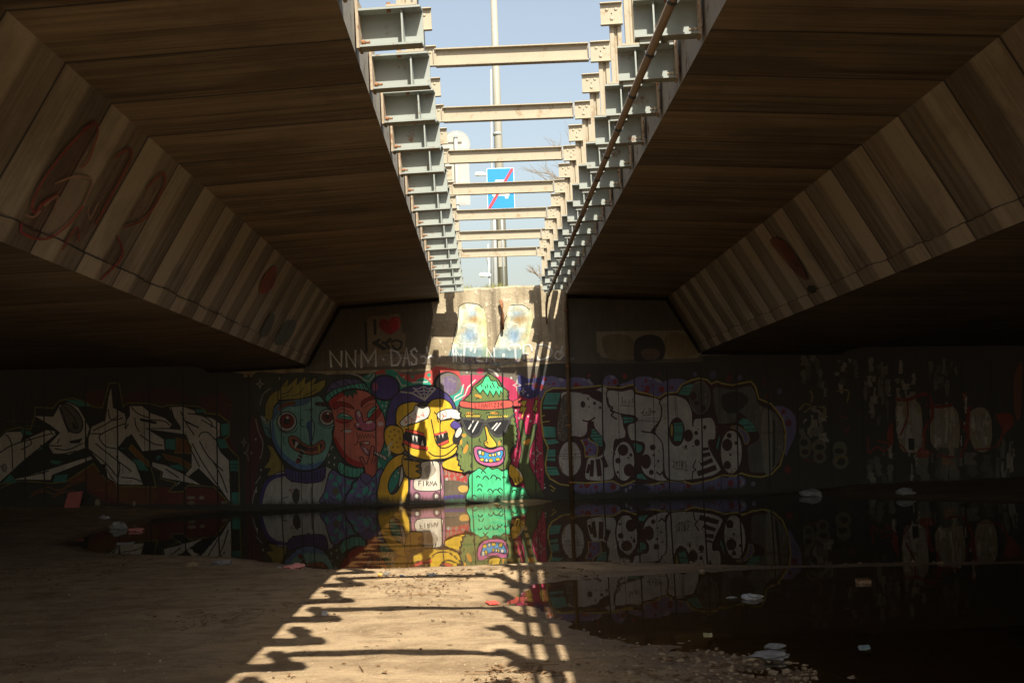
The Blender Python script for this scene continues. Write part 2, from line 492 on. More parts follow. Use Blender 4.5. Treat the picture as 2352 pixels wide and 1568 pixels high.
# ------------------------------------------------------------------ abutment wall
m, nt, bs = new_mat('abutment_concrete'); m_wall = m
co = nt.nodes.new('ShaderNodeTexCoord').outputs['Object']
big = nz(nt, co, .9, 6, .6); st = nz(nt, co, 1.0, 6, .6, (7, 7, .45)); fi = nz(nt, co, 14, 6, .7)
c1 = mix(nt, ramp(nt, big, [(.3, 0.0), (.7, 1.0)]), (.17, .128, .07), (.52, .43, .285))
c1 = mix(nt, ramp(nt, st, [(.45, 0.0), (.68, .75)]), c1, (.075, .057, .034))
c1 = mix(nt, ramp(nt, fi, [(.58, 0.0), (.66, .8)]), c1, (.62, .55, .41))
sp = nt.nodes.new('ShaderNodeSeparateXYZ'); nt.links.new(co, sp.inputs[0])
nt.links.new(c1, bs.inputs['Base Color']); bs.inputs['Roughness'].default_value = .9
bump(nt, bs, math_n(nt, 'ADD', fi, math_n(nt, 'MULTIPLY', big, .6)), .5, .03)
wl = wuv(wall_pt(-900, 900)); wr = wuv(wall_pt(3200, 900))
WTOP = wall_pt(1150, 658).z
wall = empty('abutment_wall', W0.copy())
tag(wall, 'tall concrete abutment wall covered in painted faces and graffiti lettering', 'wall')
# slab with a coping: grid so the top edge is uneven
V = []; Fc = []
us = list(np.linspace(-70, -3, 34)) + list(np.linspace(-2.8, 9, 190)) + list(np.linspace(9.3, 75, 34))
zs = [-.6, .4, 1.2, 2.0, 2.6, 3.0, WTOP - .1, WTOP - .03, WTOP]
for u in us:
    for j, z in enumerate(zs):
        off = 0
        if j >= len(zs) - 2:
            off = -.03 * noise.noise(Vector((u * 2.1, 5.1, 0))) * (1 if j == len(zs) - 1 else .5)
            z = z + .035 * noise.noise(Vector((u * 1.7, 1.3, 0))) + .02 * noise.noise(Vector((u * 7, 9.3, 0)))
            off -= .02 if j == len(zs) - 1 else 0
        V.append(W0 + WDIR * u + WN * off + Vector((0, 0, z)))
    V.append(W0 + WDIR * u - WN * .9 + Vector((0, 0, WTOP - .03)))
n = len(zs) + 1
for i in range(len(us) - 1):
    for j in range(n - 1):
        Fc.append((i * n + j, (i + 1) * n + j, (i + 1) * n + j + 1, i * n + j + 1))
mesh('wall_face', V, Fc, m_wall, wall)
# ------------------------------------------------------------------ ground and water
def gp(pts): return np.array([[ground(x, y).x, ground(x, y).y] for x, y in pts])
WATER = [
  [(330, 1150), (330, 1200), (215, 1226), (140, 1247), (230, 1268), (420, 1277), (545, 1281), (640, 1290), (700, 1302), (770, 1306), (850, 1304), (950, 1302), (1040, 1299), (1120, 1296), (1205, 1293), (1262, 1289),
   (1420, 1291), (1560, 1294), (1660, 1296), (1760, 1297), (1900, 1296), (2060, 1291), (2500, 1284), (2500, 1160), (1930, 1143), (1900, 1138), (1850, 1128), (1700, 1120), (1500, 1120), (1300, 1120), (1275, 1150), (1240, 1160), (1190, 1163), (1150, 1160), (1120, 1150), (1090, 1125), (1030, 1120), (700, 1120), (600, 1130), (545, 1160), (470, 1168)],
  [(1130, 1391), (1165, 1377), (1200, 1358), (1228, 1343), (1300, 1332), (1420, 1323), (1560, 1316), (1660, 1311), (1800, 1306), (2060, 1300), (2500, 1293), (2600, 1700), (2010, 1700), (1900, 1560), (1800, 1530), (1690, 1500), (1560, 1486), (1450, 1474), (1370, 1458), (1290, 1438), (1250, 1415), (1232, 1398), (1190, 1393)],
]
WPOLY = [gp(p) for p in WATER]
def sdf(px, py, poly):
    d = np.full(px.shape, 1e9); inside = np.zeros(px.shape, bool)
    n = len(poly)
    for i in range(n):
        ax, ay = poly[i]; bx, by = poly[(i + 1) % n]
        ex, ey = bx - ax, by - ay
        t = np.clip(((px - ax) * ex + (py - ay) * ey) / (ex * ex + ey * ey + 1e-12), 0, 1)
        d = np.minimum(d, np.hypot(px - ax - t * ex, py - ay - t * ey))
        c = (ay > py) != (by > py)
        with np.errstate(divide='ignore', invalid='ignore'):
            inside ^= c & (px < (bx - ax) * (py - ay) / (by - ay + 1e-15) + ax)
    return np.where(inside, -d, d)
def fbm(x, y, seed, octs, f0):
    """cheap value noise on numpy arrays"""
    rs = np.random.RandomState(seed); tab = rs.rand(256, 256)
    out = np.zeros_like(x); amp = 1.0; f = f0; tot = 0
    for o in range(octs):
        X = x * f + 17.3 * o; Y = y * f + 5.7 * o
        i = np.floor(X).astype(int); j = np.floor(Y).astype(int)
        u = X - i; v = Y - j; u = u * u * (3 - 2 * u); v = v * v * (3 - 2 * v)
        g = lambda a, b: tab[(i + a) % 256, (j + b) % 256]
        out += amp * (g(0, 0) * (1 - u) * (1 - v) + g(1, 0) * u * (1 - v) + g(0, 1) * (1 - u) * v + g(1, 1) * u * v)
        tot += amp; amp *= .5; f *= 2.03
    return out / tot - .5
def height(x, y):
    x = np.asarray(x, float); y = np.asarray(y, float)
    warp = fbm(x, y, 3, 3, 1.1) * .55
    d = np.minimum(sdf(x, y, WPOLY[0]), sdf(x, y, WPOLY[1]))
    dd = d + warp * np.clip(np.abs(d) * 1.2 + .15, 0, 1) * .8
    rz = np.clip((x - .1) / 1.2, 0, 1) * np.clip((12.2 - y) / 1.5, 0, 1)
    h = np.where(dd > 0, .055 * (1 - np.exp(-dd / (.5 + 1.1 * rz))) + .03 * (1 - np.exp(-dd / 2.5)), -.07 * (1 - np.exp(dd / .7)))
    h += fbm(x, y, 11, 4, .8) * .05 * np.clip(.35 + dd, .25, 1) + fbm(x, y, 5, 3, 6.0) * (.014 + .03 * rz) + fbm(x, y, 8, 3, 2.6) * (.02 + .025 * rz) * np.clip(.35 + dd, .2, 1)
    # rubble heap along the foot of the wall, right
    wd = (x - W0.x) * WN.x + (y - W0.y) * WN.y; wu = (x - W0.x) * WDIR.x + (y - W0.y) * WDIR.y
    behind = wd < -.05; wd = np.maximum(wd, 0)
    h += np.exp(-wd / .35) * (.03 + .05 * (fbm(x, y, 9, 3, 2.2) + .2)) * np.clip((wu - 8.6) / 1.5, 0, 1)
    h += np.exp(-wd / .5) * .10 * np.clip((1.0 - wu) / 2.0, 0, 1)
    return np.where(behind, -.4, h)
def axis(lo, a, b, hi, fine, coarse):
    L = [lo]; s = (a - lo)
    k = np.linspace(0, 1, coarse + 1)[:-1]; left = list(lo + (a - lo) * (1 - (1 - k) ** 2))
    mid = list(np.arange(a, b, fine))
    right = list(b + (hi - b) * np.linspace(0, 1, coarse + 1) ** 2)
    return np.array(left + mid + right)
xs = axis(-75, -7.5, 7.5, 75, .055, 26)
ys = axis(-75, 6.6, 22.9, 24.5, .055, 26)
# rows follow the wall at the far end: y is shifted along the wall's skew
X, Y = np.meshgrid(xs, ys)
H = height(X, Y)
nx, ny = len(xs), len(ys)
V = np.stack([X, Y, H], -1).reshape(-1, 3)
idx = np.arange(nx * ny).reshape(ny, nx)
Fq = np.stack([idx[:-1, :-1], idx[:-1, 1:], idx[1:, 1:], idx[1:, :-1]], -1).reshape(-1, 4)
me = bpy.data.meshes.new('ground'); me.from_pydata(V.tolist(), [], Fq.tolist()); me.update()
me.polygons.foreach_set('use_smooth', [True] * len(me.polygons))
m, nt, bs = new_mat('dirt')
co = nt.nodes.new('ShaderNodeTexCoord').outputs['Object']
a = nz(nt, co, .55, 6, .62); b = nz(nt, co, 5, 8, .7); c = nz(nt, co, 38, 4, .7); st = nz(nt, co, 2.2, 6, .65, (.6, 1.8, 1))
col = mix(nt, ramp(nt, a, [(.3, 0.0), (.7, 1.0)]), (.285, .198, .107), (.44, .31, .175))
col = mix(nt, ramp(nt, st, [(.46, 0.0), (.68, .8)]), col, (.20, .13, .065))
col = mix(nt, ramp(nt, b, [(.47, 0.0), (.66, .8)]), col, (.17, .105, .05))
col = mix(nt, ramp(nt, c, [(.60, 0.0), (.68, .7)]), col, (.50, .40, .26))
vor = nt.nodes.new('ShaderNodeTexVoronoi'); vor.inputs['Scale'].default_value = 26; nt.links.new(co, vor.inputs['Vector'])
peb = ramp(nt, vor.outputs['Distance'], [(0.0, 1.0), (.16, .8), (.24, 0.0)])
sel = ramp(nt, nz(nt, co, 1.4, 4), [(.48, 0.0), (.62, 1.0)])
peb = math_n(nt, 'MULTIPLY', peb, sel)
col = mix(nt, math_n(nt, 'MULTIPLY', peb, .55), col, (.50, .40, .27))
# wet, darker mud low down by the water line
sp = nt.nodes.new('ShaderNodeSeparateXYZ'); nt.links.new(co, sp.inputs[0])
lvl = math_n(nt, 'ADD', sp.outputs[2], math_n(nt, 'MULTIPLY', math_n(nt, 'SUBTRACT', b, .5), .035))
wet = ramp(nt, lvl, [(.004, 1.0), (.028, 0.0)])
col = mix(nt, wet, col, (.16, .10, .05))
# dark leaf mould and gravel beside the right-hand puddle
rt = math_n(nt, 'ADD', sp.outputs[0], math_n(nt, 'MULTIPLY', math_n(nt, 'SUBTRACT', st, .5), 3.0))
mould = ramp(nt, math_n(nt, 'MULTIPLY', rt, .2), [(.10, 0.0), (.34, .75)])
col = mix(nt, math_n(nt, 'MULTIPLY', mould, ramp(nt, b, [(.35, 1.0), (.6, .35)])), col, (.085, .055, .028))
nt.links.new(col, bs.inputs['Base Color'])
nt.links.new(ramp(nt, wet, [(0.0, .92), (1.0, .45)]), bs.inputs['Roughness'])
hg = math_n(nt, 'ADD', math_n(nt, 'MULTIPLY', b, .6), math_n(nt, 'MULTIPLY', c, .35))
hg = math_n(nt, 'ADD', hg, math_n(nt, 'MULTIPLY', peb, .35))
bump(nt, bs, hg, 1.0, .05)
m_dirt = m
g = link_mesh('ground', me, m_dirt); tag(g, kind='structure')

m, nt, bs = new_mat('puddle_water')
nt.nodes.remove(bs)
out = nt.nodes['Material Output']
tr = nt.nodes.new('ShaderNodeBsdfTransparent'); tr.inputs[0].default_value = (.80, .70, .52, 1)
gl = nt.nodes.new('ShaderNodeBsdfGlossy'); gl.inputs['Roughness'].default_value = .012; gl.inputs[0].default_value = (.97, .97, .95, 1)
fr = nt.nodes.new('ShaderNodeFresnel'); fr.inputs[0].default_value = 1.36
co = nt.nodes.new('ShaderNodeTexCoord').outputs['Object']
bp = nt.nodes.new('ShaderNodeBump'); bp.inputs['Strength'].default_value = .08; bp.inputs['Distance'].default_value = .008
nt.links.new(nz(nt, co, 2.4, 3, .5), bp.inputs['Height'])
nt.links.new(bp.outputs[0], gl.inputs['Normal'])
mx = nt.nodes.new('ShaderNodeMixShader'); nt.links.new(fr.outputs[0], mx.inputs[0]); nt.links.new(tr.outputs[0], mx.inputs[1]); nt.links.new(gl.outputs[0], mx.inputs[2])
nt.links.new(mx.outputs[0], out.inputs[0])
o = mesh('water', [(-70, 4, 0), (70, 4, 0), (70, 26, 0), (-70, 26, 0)], [(0, 1, 2, 3)], m); tag(o, kind='structure')

# the high ground behind the wall
gz = WTOP - .05
m_up = simple('verge_soil', (.16, .14, .07), .95, var=.4, scale=2, dirt=(.10, .13, .03), dirt_amt=.1)
Bq = [W0 + WDIR * u - WN * d for u, d in ((-900, .85), (900, .85), (900, 1500), (-900, 1500))]
o = mesh('upper_ground', [(p.x, p.y, gz) for p in Bq], [(0, 1, 2, 3)], m_up); tag(o, kind='structure')

# opposite abutment behind the camera
# ------------------------------------------------------------------ loose stones and leaves (uncountable)
def hz(x, y): return float(height(np.array([x]), np.array([y]))[0])
pts = []
R = np.random.RandomState(4)
cx = []; 
for i in range(40000):
    y = 7.2 + (R.rand() ** 1.6) * 8; x = R.uniform(-.45, .45) * y
    cx.append((x, y))
cx = np.array(cx); ch = height(cx[:, 0], cx[:, 1])
right = np.clip((cx[:, 0] - .2) / 1.5, 0, 1) * np.clip((12 - cx[:, 1]) / 2, 0, 1)
keep = (ch > -.012) & (R.rand(len(cx)) < .06 + .5 * right)
bm = bmesh.new(); 
import itertools
base = bmesh.new(); bmesh.ops.create_icosphere(base, subdivisions=1, radius=1); bv = [v.co.copy() for v in base.verts]; bf = [[v.index for v in f.verts] for f in base.faces]; base.free()
Vs = []; Fs = []
for (x, y), z in zip(cx[keep], ch[keep]):
    r = .003 + (.009 + .016 * min(1, max(0, x / 1.5))) * R.rand() ** 3
    sx, sy, sz = R.uniform(.7, 1.5), R.uniform(.7, 1.4), R.uniform(.35, .8)
    k = len(Vs); an = R.rand() * 6.28; ca, sa = math.cos(an), math.sin(an)
    for v in bv:
        q = 1 + R.uniform(-.22, .22)
        a, b, c = v.x * r * sx * q, v.y * r * sy * q, v.z * r * sz * q
        Vs.append((x + a * ca - b * sa, y + a * sa + b * ca, z + c + r * sz * .25))
    Fs += [[k + i for i in f] for f in bf]
m_stone = simple('stone', (.27, .20, .125), .9, var=.55, scale=6, bmp=.2)
o = mesh('gravel', Vs, Fs, m_stone); tag(o, kind='stuff')
# dead leaves and twigs
Vs = []; Fs = []; cnt = 0
cand = []
for i in range(34000):
    y = 7.4 + (R.rand() ** 1.3) * 9; x = R.uniform(-.4, .42) * y
    cand.append((x, y))
cand = np.array(cand); chh = height(cand[:, 0], cand[:, 1]); cl = fbm(cand[:, 0], cand[:, 1], 21, 3, .9)
pr = np.clip((cl - .04) * 5, 0, .55) * np.where(cand[:, 0] > -1.3, 1, .35)
pr += .012
pr += np.clip((cand[:, 0] - .3) / 1.2, 0, 1) * np.clip((12 - cand[:, 1]) / 2, 0, 1) * .4
pr += .12 * np.exp(-((cand[:, 1] - 10.5) / .5) ** 2) * (np.abs(cand[:, 0] - .3) < 1.2)
kp = (chh > .0) & (R.rand(len(cand)) < pr)
for (x, y), z in zip(cand[kp], chh[kp]):
    an = R.rand() * 6.28; ca, sa = math.cos(an), math.sin(an)
    k = len(Vs)
    if R.rand() < .9:
        L = R.uniform(.007, .03); W = L * R.uniform(.35, .6); up = R.uniform(.002, .016)
        P = [(-L, 0, .002), (0, -W, up), (L, 0, .004), (0, W, up * R.uniform(.3, 1.2))]
        Fs.append([k, k + 1, k + 2, k + 3])
    else:
        L = R.uniform(.04, .11); W = .003
        P = [(-L, -W, .003), (L, -W, .006), (L, W, .010), (-L, W, .007)]
        Fs.append([k, k + 1, k + 2, k + 3])
    for a, b, c in P: Vs.append((x + a * ca - b * sa, y + a * sa + b * ca, z + c + .003))
m_leaf = simple('dead_leaf', (.16, .085, .035), .9, var=.6, scale=5)
o = mesh('leaf_litter', Vs, Fs, m_leaf); tag(o, kind='stuff')

# ------------------------------------------------------------------ litter, each piece on its own
m_bag = simple('white_film', (.38, .38, .385), .4, var=.08, scale=10)
m_greybag = simple('dusty_white_film', (.30, .30, .31), .5, var=.15, scale=10)
m_pinkbag = simple('pink_film', (.62, .26, .25), .45, var=.15, scale=10)
m_redscrap = simple('red_card', (.75, .07, .05), .5, var=.08)
m_yel = simple('yellow_card', (.40, .36, .17), .5, var=.1)
m_teal = simple('pale_teal_card', (.26, .34, .33), .5, var=.1)
m_foam = simple('foam', (.24, .235, .23), .85, var=.15, scale=14, bmp=.4)
m_orange = simple('brown_bottle', (.20, .10, .045), .4, var=.2)
m_bluebit = simple('blue_plastic', (.15, .33, .60), .4)
m_orangebit = simple('orange_filter', (.75, .36, .08), .8)
def crumple(name, px, py, w, hgt, mat, label, cat, seed, group=None, flat=.25, base=None, zoff=0):
    p = ground(px, py); z = max(hz(p.x, p.y), 0.0) + zoff
    wm = w * p.y / F; hm = hgt * p.y / F
    bm = bmesh.new(); bmesh.ops.create_icosphere(bm, subdivisions=3, radius=1)
    for v in bm.verts:
        d = v.co.normalized(); s = Vector((seed * 3.1, seed * 1.7, seed))
        k = 1 + .55 * noise.noise(d * 1.6 + s) + .28 * noise.noise(d * 4.2 + s) + .12 * noise.noise(d * 9 + s)
        v.co = Vector((d.x * k * wm / 2, d.y * k * wm * .36, (d.z * k + .75) * hm / 2))
        if v.co.z < 0: v.co.z *= .1
    me = bpy.data.meshes.new(name); bm.to_mesh(me); bm.free()
    o = link_mesh(name, me, mat); o.location = (p.x, p.y, z - .004)
    tag(o, label, cat, group); return o
def scrap(name, px, py, w, d, mat, label, cat, rot=0.0, thick=.004, lift=.006, group=None, fold=.3):
    """a bent flat scrap: w px wide, d metres deep"""
    p = ground(px, py); z = max(hz(p.x, p.y), 0.0)
    wm = w * p.y / F
    bm = bmesh.new(); nn = 5
    top = []; bot = []
    for i in range(nn):
        t = i / (nn - 1) - .5
        zz = lift + fold * wm * .3 * (t * t) + .01 * noise.noise(Vector((t * 3, px, py)))
        row = []
        for s in (-.5, .5):
            jx = .12 * noise.noise(Vector((t * 5, s * 3, px))); row.append(((t + jx * .3) * wm, (s + jx) * d, zz + .01 * s))
        top.append([bm.verts.new((a, b, c + thick)) for a, b, c in row]); bot.append([bm.verts.new((a, b, c)) for a, b, c in row])
    for i in range(nn - 1):
        bm.faces.new((top[i][0], top[i + 1][0], top[i + 1][1], top[i][1])); bm.faces.new((bot[i][0], bot[i][1], bot[i + 1][1], bot[i + 1][0]))
        bm.faces.new((top[i][0], bot[i][0], bot[i + 1][0], top[i + 1][0])); bm.faces.new((top[i][1], top[i + 1][1], bot[i + 1][1], bot[i][1]))
    bm.faces.new((top[0][0], top[0][1], bot[0][1], bot[0][0])); bm.faces.new((top[-1][1], top[-1][0], bot[-1][0], bot[-1][1]))
    bmesh.ops.recalc_face_normals(bm, faces=bm.faces[:])
    me = bpy.data.meshes.new(name); bm.to_mesh(me); bm.free()
    o = link_mesh(name, me, mat); o.location = (p.x, p.y, z); o.rotation_euler = (0, 0, rot)
    tag(o, label, cat, group); return o
crumple('plastic_bag', 273, 1214, 34, 18, m_bag, 'crumpled white plastic bag lying in the dark shallows below the left lettering', 'bag', 1)
crumple('plastic_bag', 240, 1199, 22, 9, m_bag, 'small flattened white bag behind the crumpled bag at far left', 'bag', 2)
crumple('plastic_bag', 312, 1219, 32, 9, m_pinkbag, 'limp pinkish bag right beside the white bag in the left shallows', 'bag', 3)
crumple('plastic_bag', 676, 1312, 42, 15, m_pinkbag, 'crumpled pink plastic bag on the bank at the edge of the sunlit strip', 'bag', 4)
crumple('plastic_scrap', 641, 1311, 10, 5, m_bag, 'tiny white plastic scrap left of the crumpled pink bag', 'litter', 5)
crumple('plastic_bag', 510, 1303, 48, 12, m_foam, 'dirty grey bag spread on the dark bank left of the sunlit strip', 'bag', 6)
crumple('paper_scrap', 440, 1311, 30, 12, m_stone, 'brownish crumpled paper on the dark bank at left', 'litter', 7)
scrap('cardboard_scrap', 288, 1249, 40, .12, m_bag, 'thin pale scrap floating in the left shallows below the white bags', 'litter', .1)
scrap('cardboard_scrap', 1131, 1390, 24, .10, m_redscrap, 'bright red card scrap at the left tip of the near puddle', 'litter', .4, fold=.9, lift=.012)
crumple('plastic_bag', 1726, 1374, 40, 14, m_bag, 'white plastic sheet floating in the right hand puddle', 'bag', 8, zoff=.0)
crumple('plastic_scrap', 1681, 1372, 24, 4, m_bag, 'thin white film left of the white sheet in the right hand puddle', 'litter', 9)
scrap('carton_scrap', 1626, 1460, 20, .06, m_yel, 'yellowish flattened carton at the near rim of the right hand puddle', 'litter', -.1)
crumple('foam_slab', 1768, 1512, 80, 22, m_foam, 'long whitish foam lump on the gravel at lower right', 'foam', 10)
crumple('foam_slab', 1778, 1487, 44, 12, m_foam, 'shorter whitish foam lump just behind the long one at lower right', 'foam', 11)
scrap('carton_scrap', 1985, 1489, 26, .07, m_teal, 'pale teal card scrap floating alone in the black water at right', 'litter', -.15)
scrap('plastic_bottle', 1983, 1338, 30, .08, m_orange, 'brown flattened bottle floating in the right hand puddle', 'bottle', .05, thick=.03, lift=0)
crumple('plastic_bag', 1863, 1139, 44, 20, m_greybag, 'white bag half sunk at the wall foot, nearer the grey bubble lettering', 'bag', 12)
crumple('plastic_bag', 2080, 1141, 38, 17, m_greybag, 'white bag at the wall foot below the red lettering at far right', 'bag', 13)
crumple('stone', 889, 1333, 17, 9, simple('grey_stone', (.16, .14, .115), .85, var=.3, scale=20), 'smooth dark grey stone on the sunlit sand near the puddle', 'stone', 14)
crumple('paper_scrap', 993, 1336, 22, 8, m_bag, 'crumpled white paper on the sunlit sand right of the dark stone', 'litter', 15)
scrap('plastic_scrap', 924, 1338, 10, .05, m_bluebit, 'small blue plastic bit on the sunlit sand behind the dark stone', 'litter', .3)
scrap('cigarette_end', 746, 1431, 13, .03, m_bag, 'white cigarette end on the sand near the left shadow teeth', 'litter', .1, thick=.02)
scrap('cigarette_end', 873, 1337, 9, .03, m_orangebit, 'orange cigarette end left of the dark stone', 'litter', .2, thick=.015)
crumple('plaster_lump', 1105, 1331, 24, 12, m_stone, 'pale broken plaster lump by the right end of the far beam shadow', 'stone', 16)
# a broken board leaning against the wall foot, left
bq = [wall_pt(x, y) + WN * .12 for x, y in ((149, 1175), (186, 1173), (192, 1127), (158, 1131))]
top = [p - WN * .09 if i > 1 else p for i, p in enumerate(bq)]
Vb = top + [p - WN * .02 for p in top]
tag(mesh('broken_board', Vb, [(0, 1, 2, 3), (7, 6, 5, 4), (0, 4, 5, 1), (1, 5, 6, 2), (2, 6, 7, 3), (3, 7, 4, 0)], simple('faded_red_board', (.42, .13, .12), .8, var=.3)), 'faded red broken board leaning against the wall foot at far left', 'board')
# ------------------------------------------------------------------ things on the high ground behind the wall
def base_at(x, Y): # point on the upper ground under image column x (taken at the wall top) at depth Y
    p = at_depth(x, 655, Y); return Vector((p.x, Y, gz))
def pole_thing(name, label, pix_bot, pix_top, Y, w0, w1, mat, cat, n=16):
    a = at_depth(*pix_bot, Y); b = at_depth(*pix_top, Y)
    t = (gz - a.z) / (b.z - a.z); a0 = a + (b - a) * t
    root = empty(name, a0)
    tag(root, label, cat)
    r0 = w0 * Y / F / 2; r1 = w1 * Y / F / 2
    MB().tube([a0, a0 + (b - a0) * .5, b], [r0, (r0 + r1) / 2, r1], n).build('pole', mat, root, world=True)
    return root, a0, b, r0, r1
Yp = 36.0
root, a0, b0, r0, r1 = pole_thing('street_lamp', 'tall thick sand grey lamp post rising behind the wall, blue sign in front', (1155, 655), (1130, -120), Yp, 25, 13.5, m_lamp, 'street lamp', 20)
p = at_depth(1142.5, 308, Yp); MB().tube([p - Vector((0, 0, .04)), p + Vector((0, 0, .04))], (r0 + r1) / 2 * 1.1, 20).build('collar', m_galv, root, world=True)
p = at_depth(1152, 585, Yp); MB().box(p.x - .09, p.x + .09, p.y - r0 * 1.04, p.y - .1, p.z - .35, p.z + .35, .01).build('hatch', m_lamp, root, world=True)
t = b0 + Vector((0, 0, 0))
MB().tube([t, t + Vector((-.1, 0, .6)), t + Vector((-.8, 0, 1.0)), t + Vector((-1.9, 0, 1.05))], [r1, .07, .05, .045], 10).build('arm', m_galv, root, world=True)
MB().ball(t + Vector((-2.3, 0, 1.05)), .42, 2, (1, .4, .22)).build('lamp_head', m_galv, root, world=True, smooth=True)
def lamp(label, bot, top, Y, w0, w1, head, side=-1):
    root, a0, b0, r0, r1 = pole_thing('street_lamp', label, bot, top, Y, w0, w1, m_galv, 'street lamp', 12)
    h = at_depth(*head, Y); wv = 40 * Y / F
    MB().tube([b0, b0 + (h - b0) * .5 + Vector((0, 0, .02)), h + Vector((wv * .25, 0, 0))], [r1, r1 * .8, r1 * .7], 8).build('arm', m_galv, root, world=True)
    L = wv * .5
    hd = MB()
    hd.prism([(h.x - L * .8, h.z - L * .02), (h.x - L * .75, h.z + L * .22), (h.x - L * .2, h.z + L * .3), (h.x + L * .6, h.z + L * .12), (h.x + L * .6, h.z - L * .12), (h.x - L * .3, h.z - L * .12)], 'y', h.y - L * .3, h.y + L * .3)
    hd.build('lamp_head', m_white, root, world=True)
    MB().ball(h + Vector((-L * .4, 0, -L * .1)), L * .35, 2, (1, .7, .3)).build('lens', m_glass, root, world=True, smooth=True)
lamp('slim galvanised lamp post close left of the thick lamp post, head beside the blue sign', (1138.5, 655), (1133, 398), 55.0, 13, 9, (1107, 401))
lamp('thin distant lamp post left of the others, small lamp head low above the wall', (1124.5, 655), (1121, 560), 95.0, 4.5, 4, (1117, 632))
root, *_ = pole_thing('lighting_mast', 'very slim galvanised mast just left of the thick lamp post', (1130.5, 655), (1128, 160), 60.0, 6, 5, m_galv, 'mast', 10)

# sign seen from behind, round over rectangular
Ys = 31.0
root, a0, b0, r0, r1 = pole_thing('road_sign', 'pale back of a round and a rectangular road sign on one galvanised post', (1056, 655), (1046.5, 309), Ys, 8.5, 8.5, m_galv, 'road sign', 12)
c = at_depth(1047, 332, Ys); rad = 32.5 * Ys / F
disc = [(c.x + rad * math.cos(t), c.z + rad * math.sin(t)) for t in np.linspace(0, 2 * math.pi, 41)[:-1]]
MB().prism(disc, 'y', Ys + .06, Ys + .075).build('round_plate', m_signback, root, world=True)
ring = MB()
ring.tube([(c.x + rad * math.cos(t), Ys + .065, c.z + rad * math.sin(t)) for t in np.linspace(0, 2 * math.pi, 49)], .012, 6, cap=False); ring.build('rim', m_galv, root, world=True)
q0 = at_depth(1021, 366, Ys); q1 = at_depth(1080, 470, Ys)
MB().box(q0.x, q1.x, Ys + .06, Ys + .075, q1.z, q0.z, .004).build('rectangular_plate', m_signback, root, world=True)
for (x, y) in ((1047, 314), (1055, 468)):
    p = at_depth(x, y, Ys); MB().box(p.x - .16, p.x + .16, Ys - .055, Ys - .045, p.z - .022, p.z + .022).build('clamp', m_galv, root, world=True)
# small faded stickers on the back: a white arrow and a little red triangle
p = at_depth(1066, 333, Ys); k = Ys / F
def flat(name, pts, Y, mat, par):
    MB().prism(pts, 'y', Y, Y + .003).build(name, mat, par, world=True)
flat('arrow_sticker', [(p.x + dx * k, p.z + dz * k) for dx, dz in ((-3, -5), (3, -5), (3, 0), (6, 0), (0, 7), (-6, 0), (-3, 0))], Ys + .0555, m_white, root)
p = at_depth(1064, 413, Ys)
flat('triangle_sticker', [(p.x + dx * k, p.z + dz * k) for dx, dz in ((-5, -4), (5, -4), (0, 6))], Ys + .0555, simple('faded_sticker', (.62, .44, .38), .6), root)

# blue end-of-expressway sign
Yb = 33.0; k = Yb / F
cs = [at_depth(x, y, Yb) for x, y in ((1117.5, 387), (1180, 385.5), (1183, 478.5), (1120, 480.5))]
cx_ = sum((c for c in cs), Vector()) / 4
root = empty('road_sign', (cx_.x, Yb + .2, gz)); tag(root, 'blue expressway sign crossed by a red diagonal bar', 'road sign')
ux = ((cs[1] - cs[0]) + (cs[2] - cs[3])).normalized(); uz = ((cs[0] - cs[3]) + (cs[1] - cs[2])).normalized()
hw = (cs[1] - cs[0]).length / 2; hh = (cs[0] - cs[3]).length / 2
def SP(a, b, d): return cx_ + ux * (a * hw) + uz * (b * hh) + Vector((0, -d, 0))
def plate(name, pts, d, mat, th=.004):
    V = [SP(a, b, d) for a, b in pts] + [SP(a, b, d - th) for a, b in pts]; n = len(pts)
    mesh(name, V, [tuple(range(n)), tuple(range(2 * n - 1, n - 1, -1))] + [(i, i + n, (i + 1) % n + n, (i + 1) % n) for i in range(n)], mat, root)
def rrect(a, b, r):
    P = []
    for sx, sy, t0 in ((1, 1, 0), (-1, 1, 90), (-1, -1, 180), (1, -1, 270)):
        for t in (0, 45, 90):
            tt = math.radians(t0 + t); P.append((sx * (a - r) + r * math.cos(tt), sy * (b - r * hw / hh) + r * hw / hh * math.sin(tt)))
    return P
plate('border', rrect(1, 1, .09), .0, m_white, .02)
plate('blue_panel', rrect(.965, .976, .07), .005, m_blue)
plate('car_symbol', [(-.62, -.36), (-.62, .02), (-.5, .12), (-.36, .42), (.36, .42), (.5, .12), (.62, .02), (.62, -.36), (.52, -.36), (.52, -.5), (.3, -.5), (.3, -.36), (-.3, -.36), (-.3, -.5), (-.52, -.5), (-.52, -.36)], .010, m_white)
plate('windscreen', [(-.36, .13), (-.27, .34), (.27, .34), (.36, .13)], .015, m_blue)
plate('diagonal_bar', [(-.955, -.967), (-.77, -.967), (.955, .90), (.955, .967), (.80, .967), (-.955, -.92)], .020, m_red)
MB().tube([(cx_.x, Yb + .07, gz), (cx_.x, Yb + .07, cx_.z + .3)], .03, 10).build('post', m_galv, root, world=True)

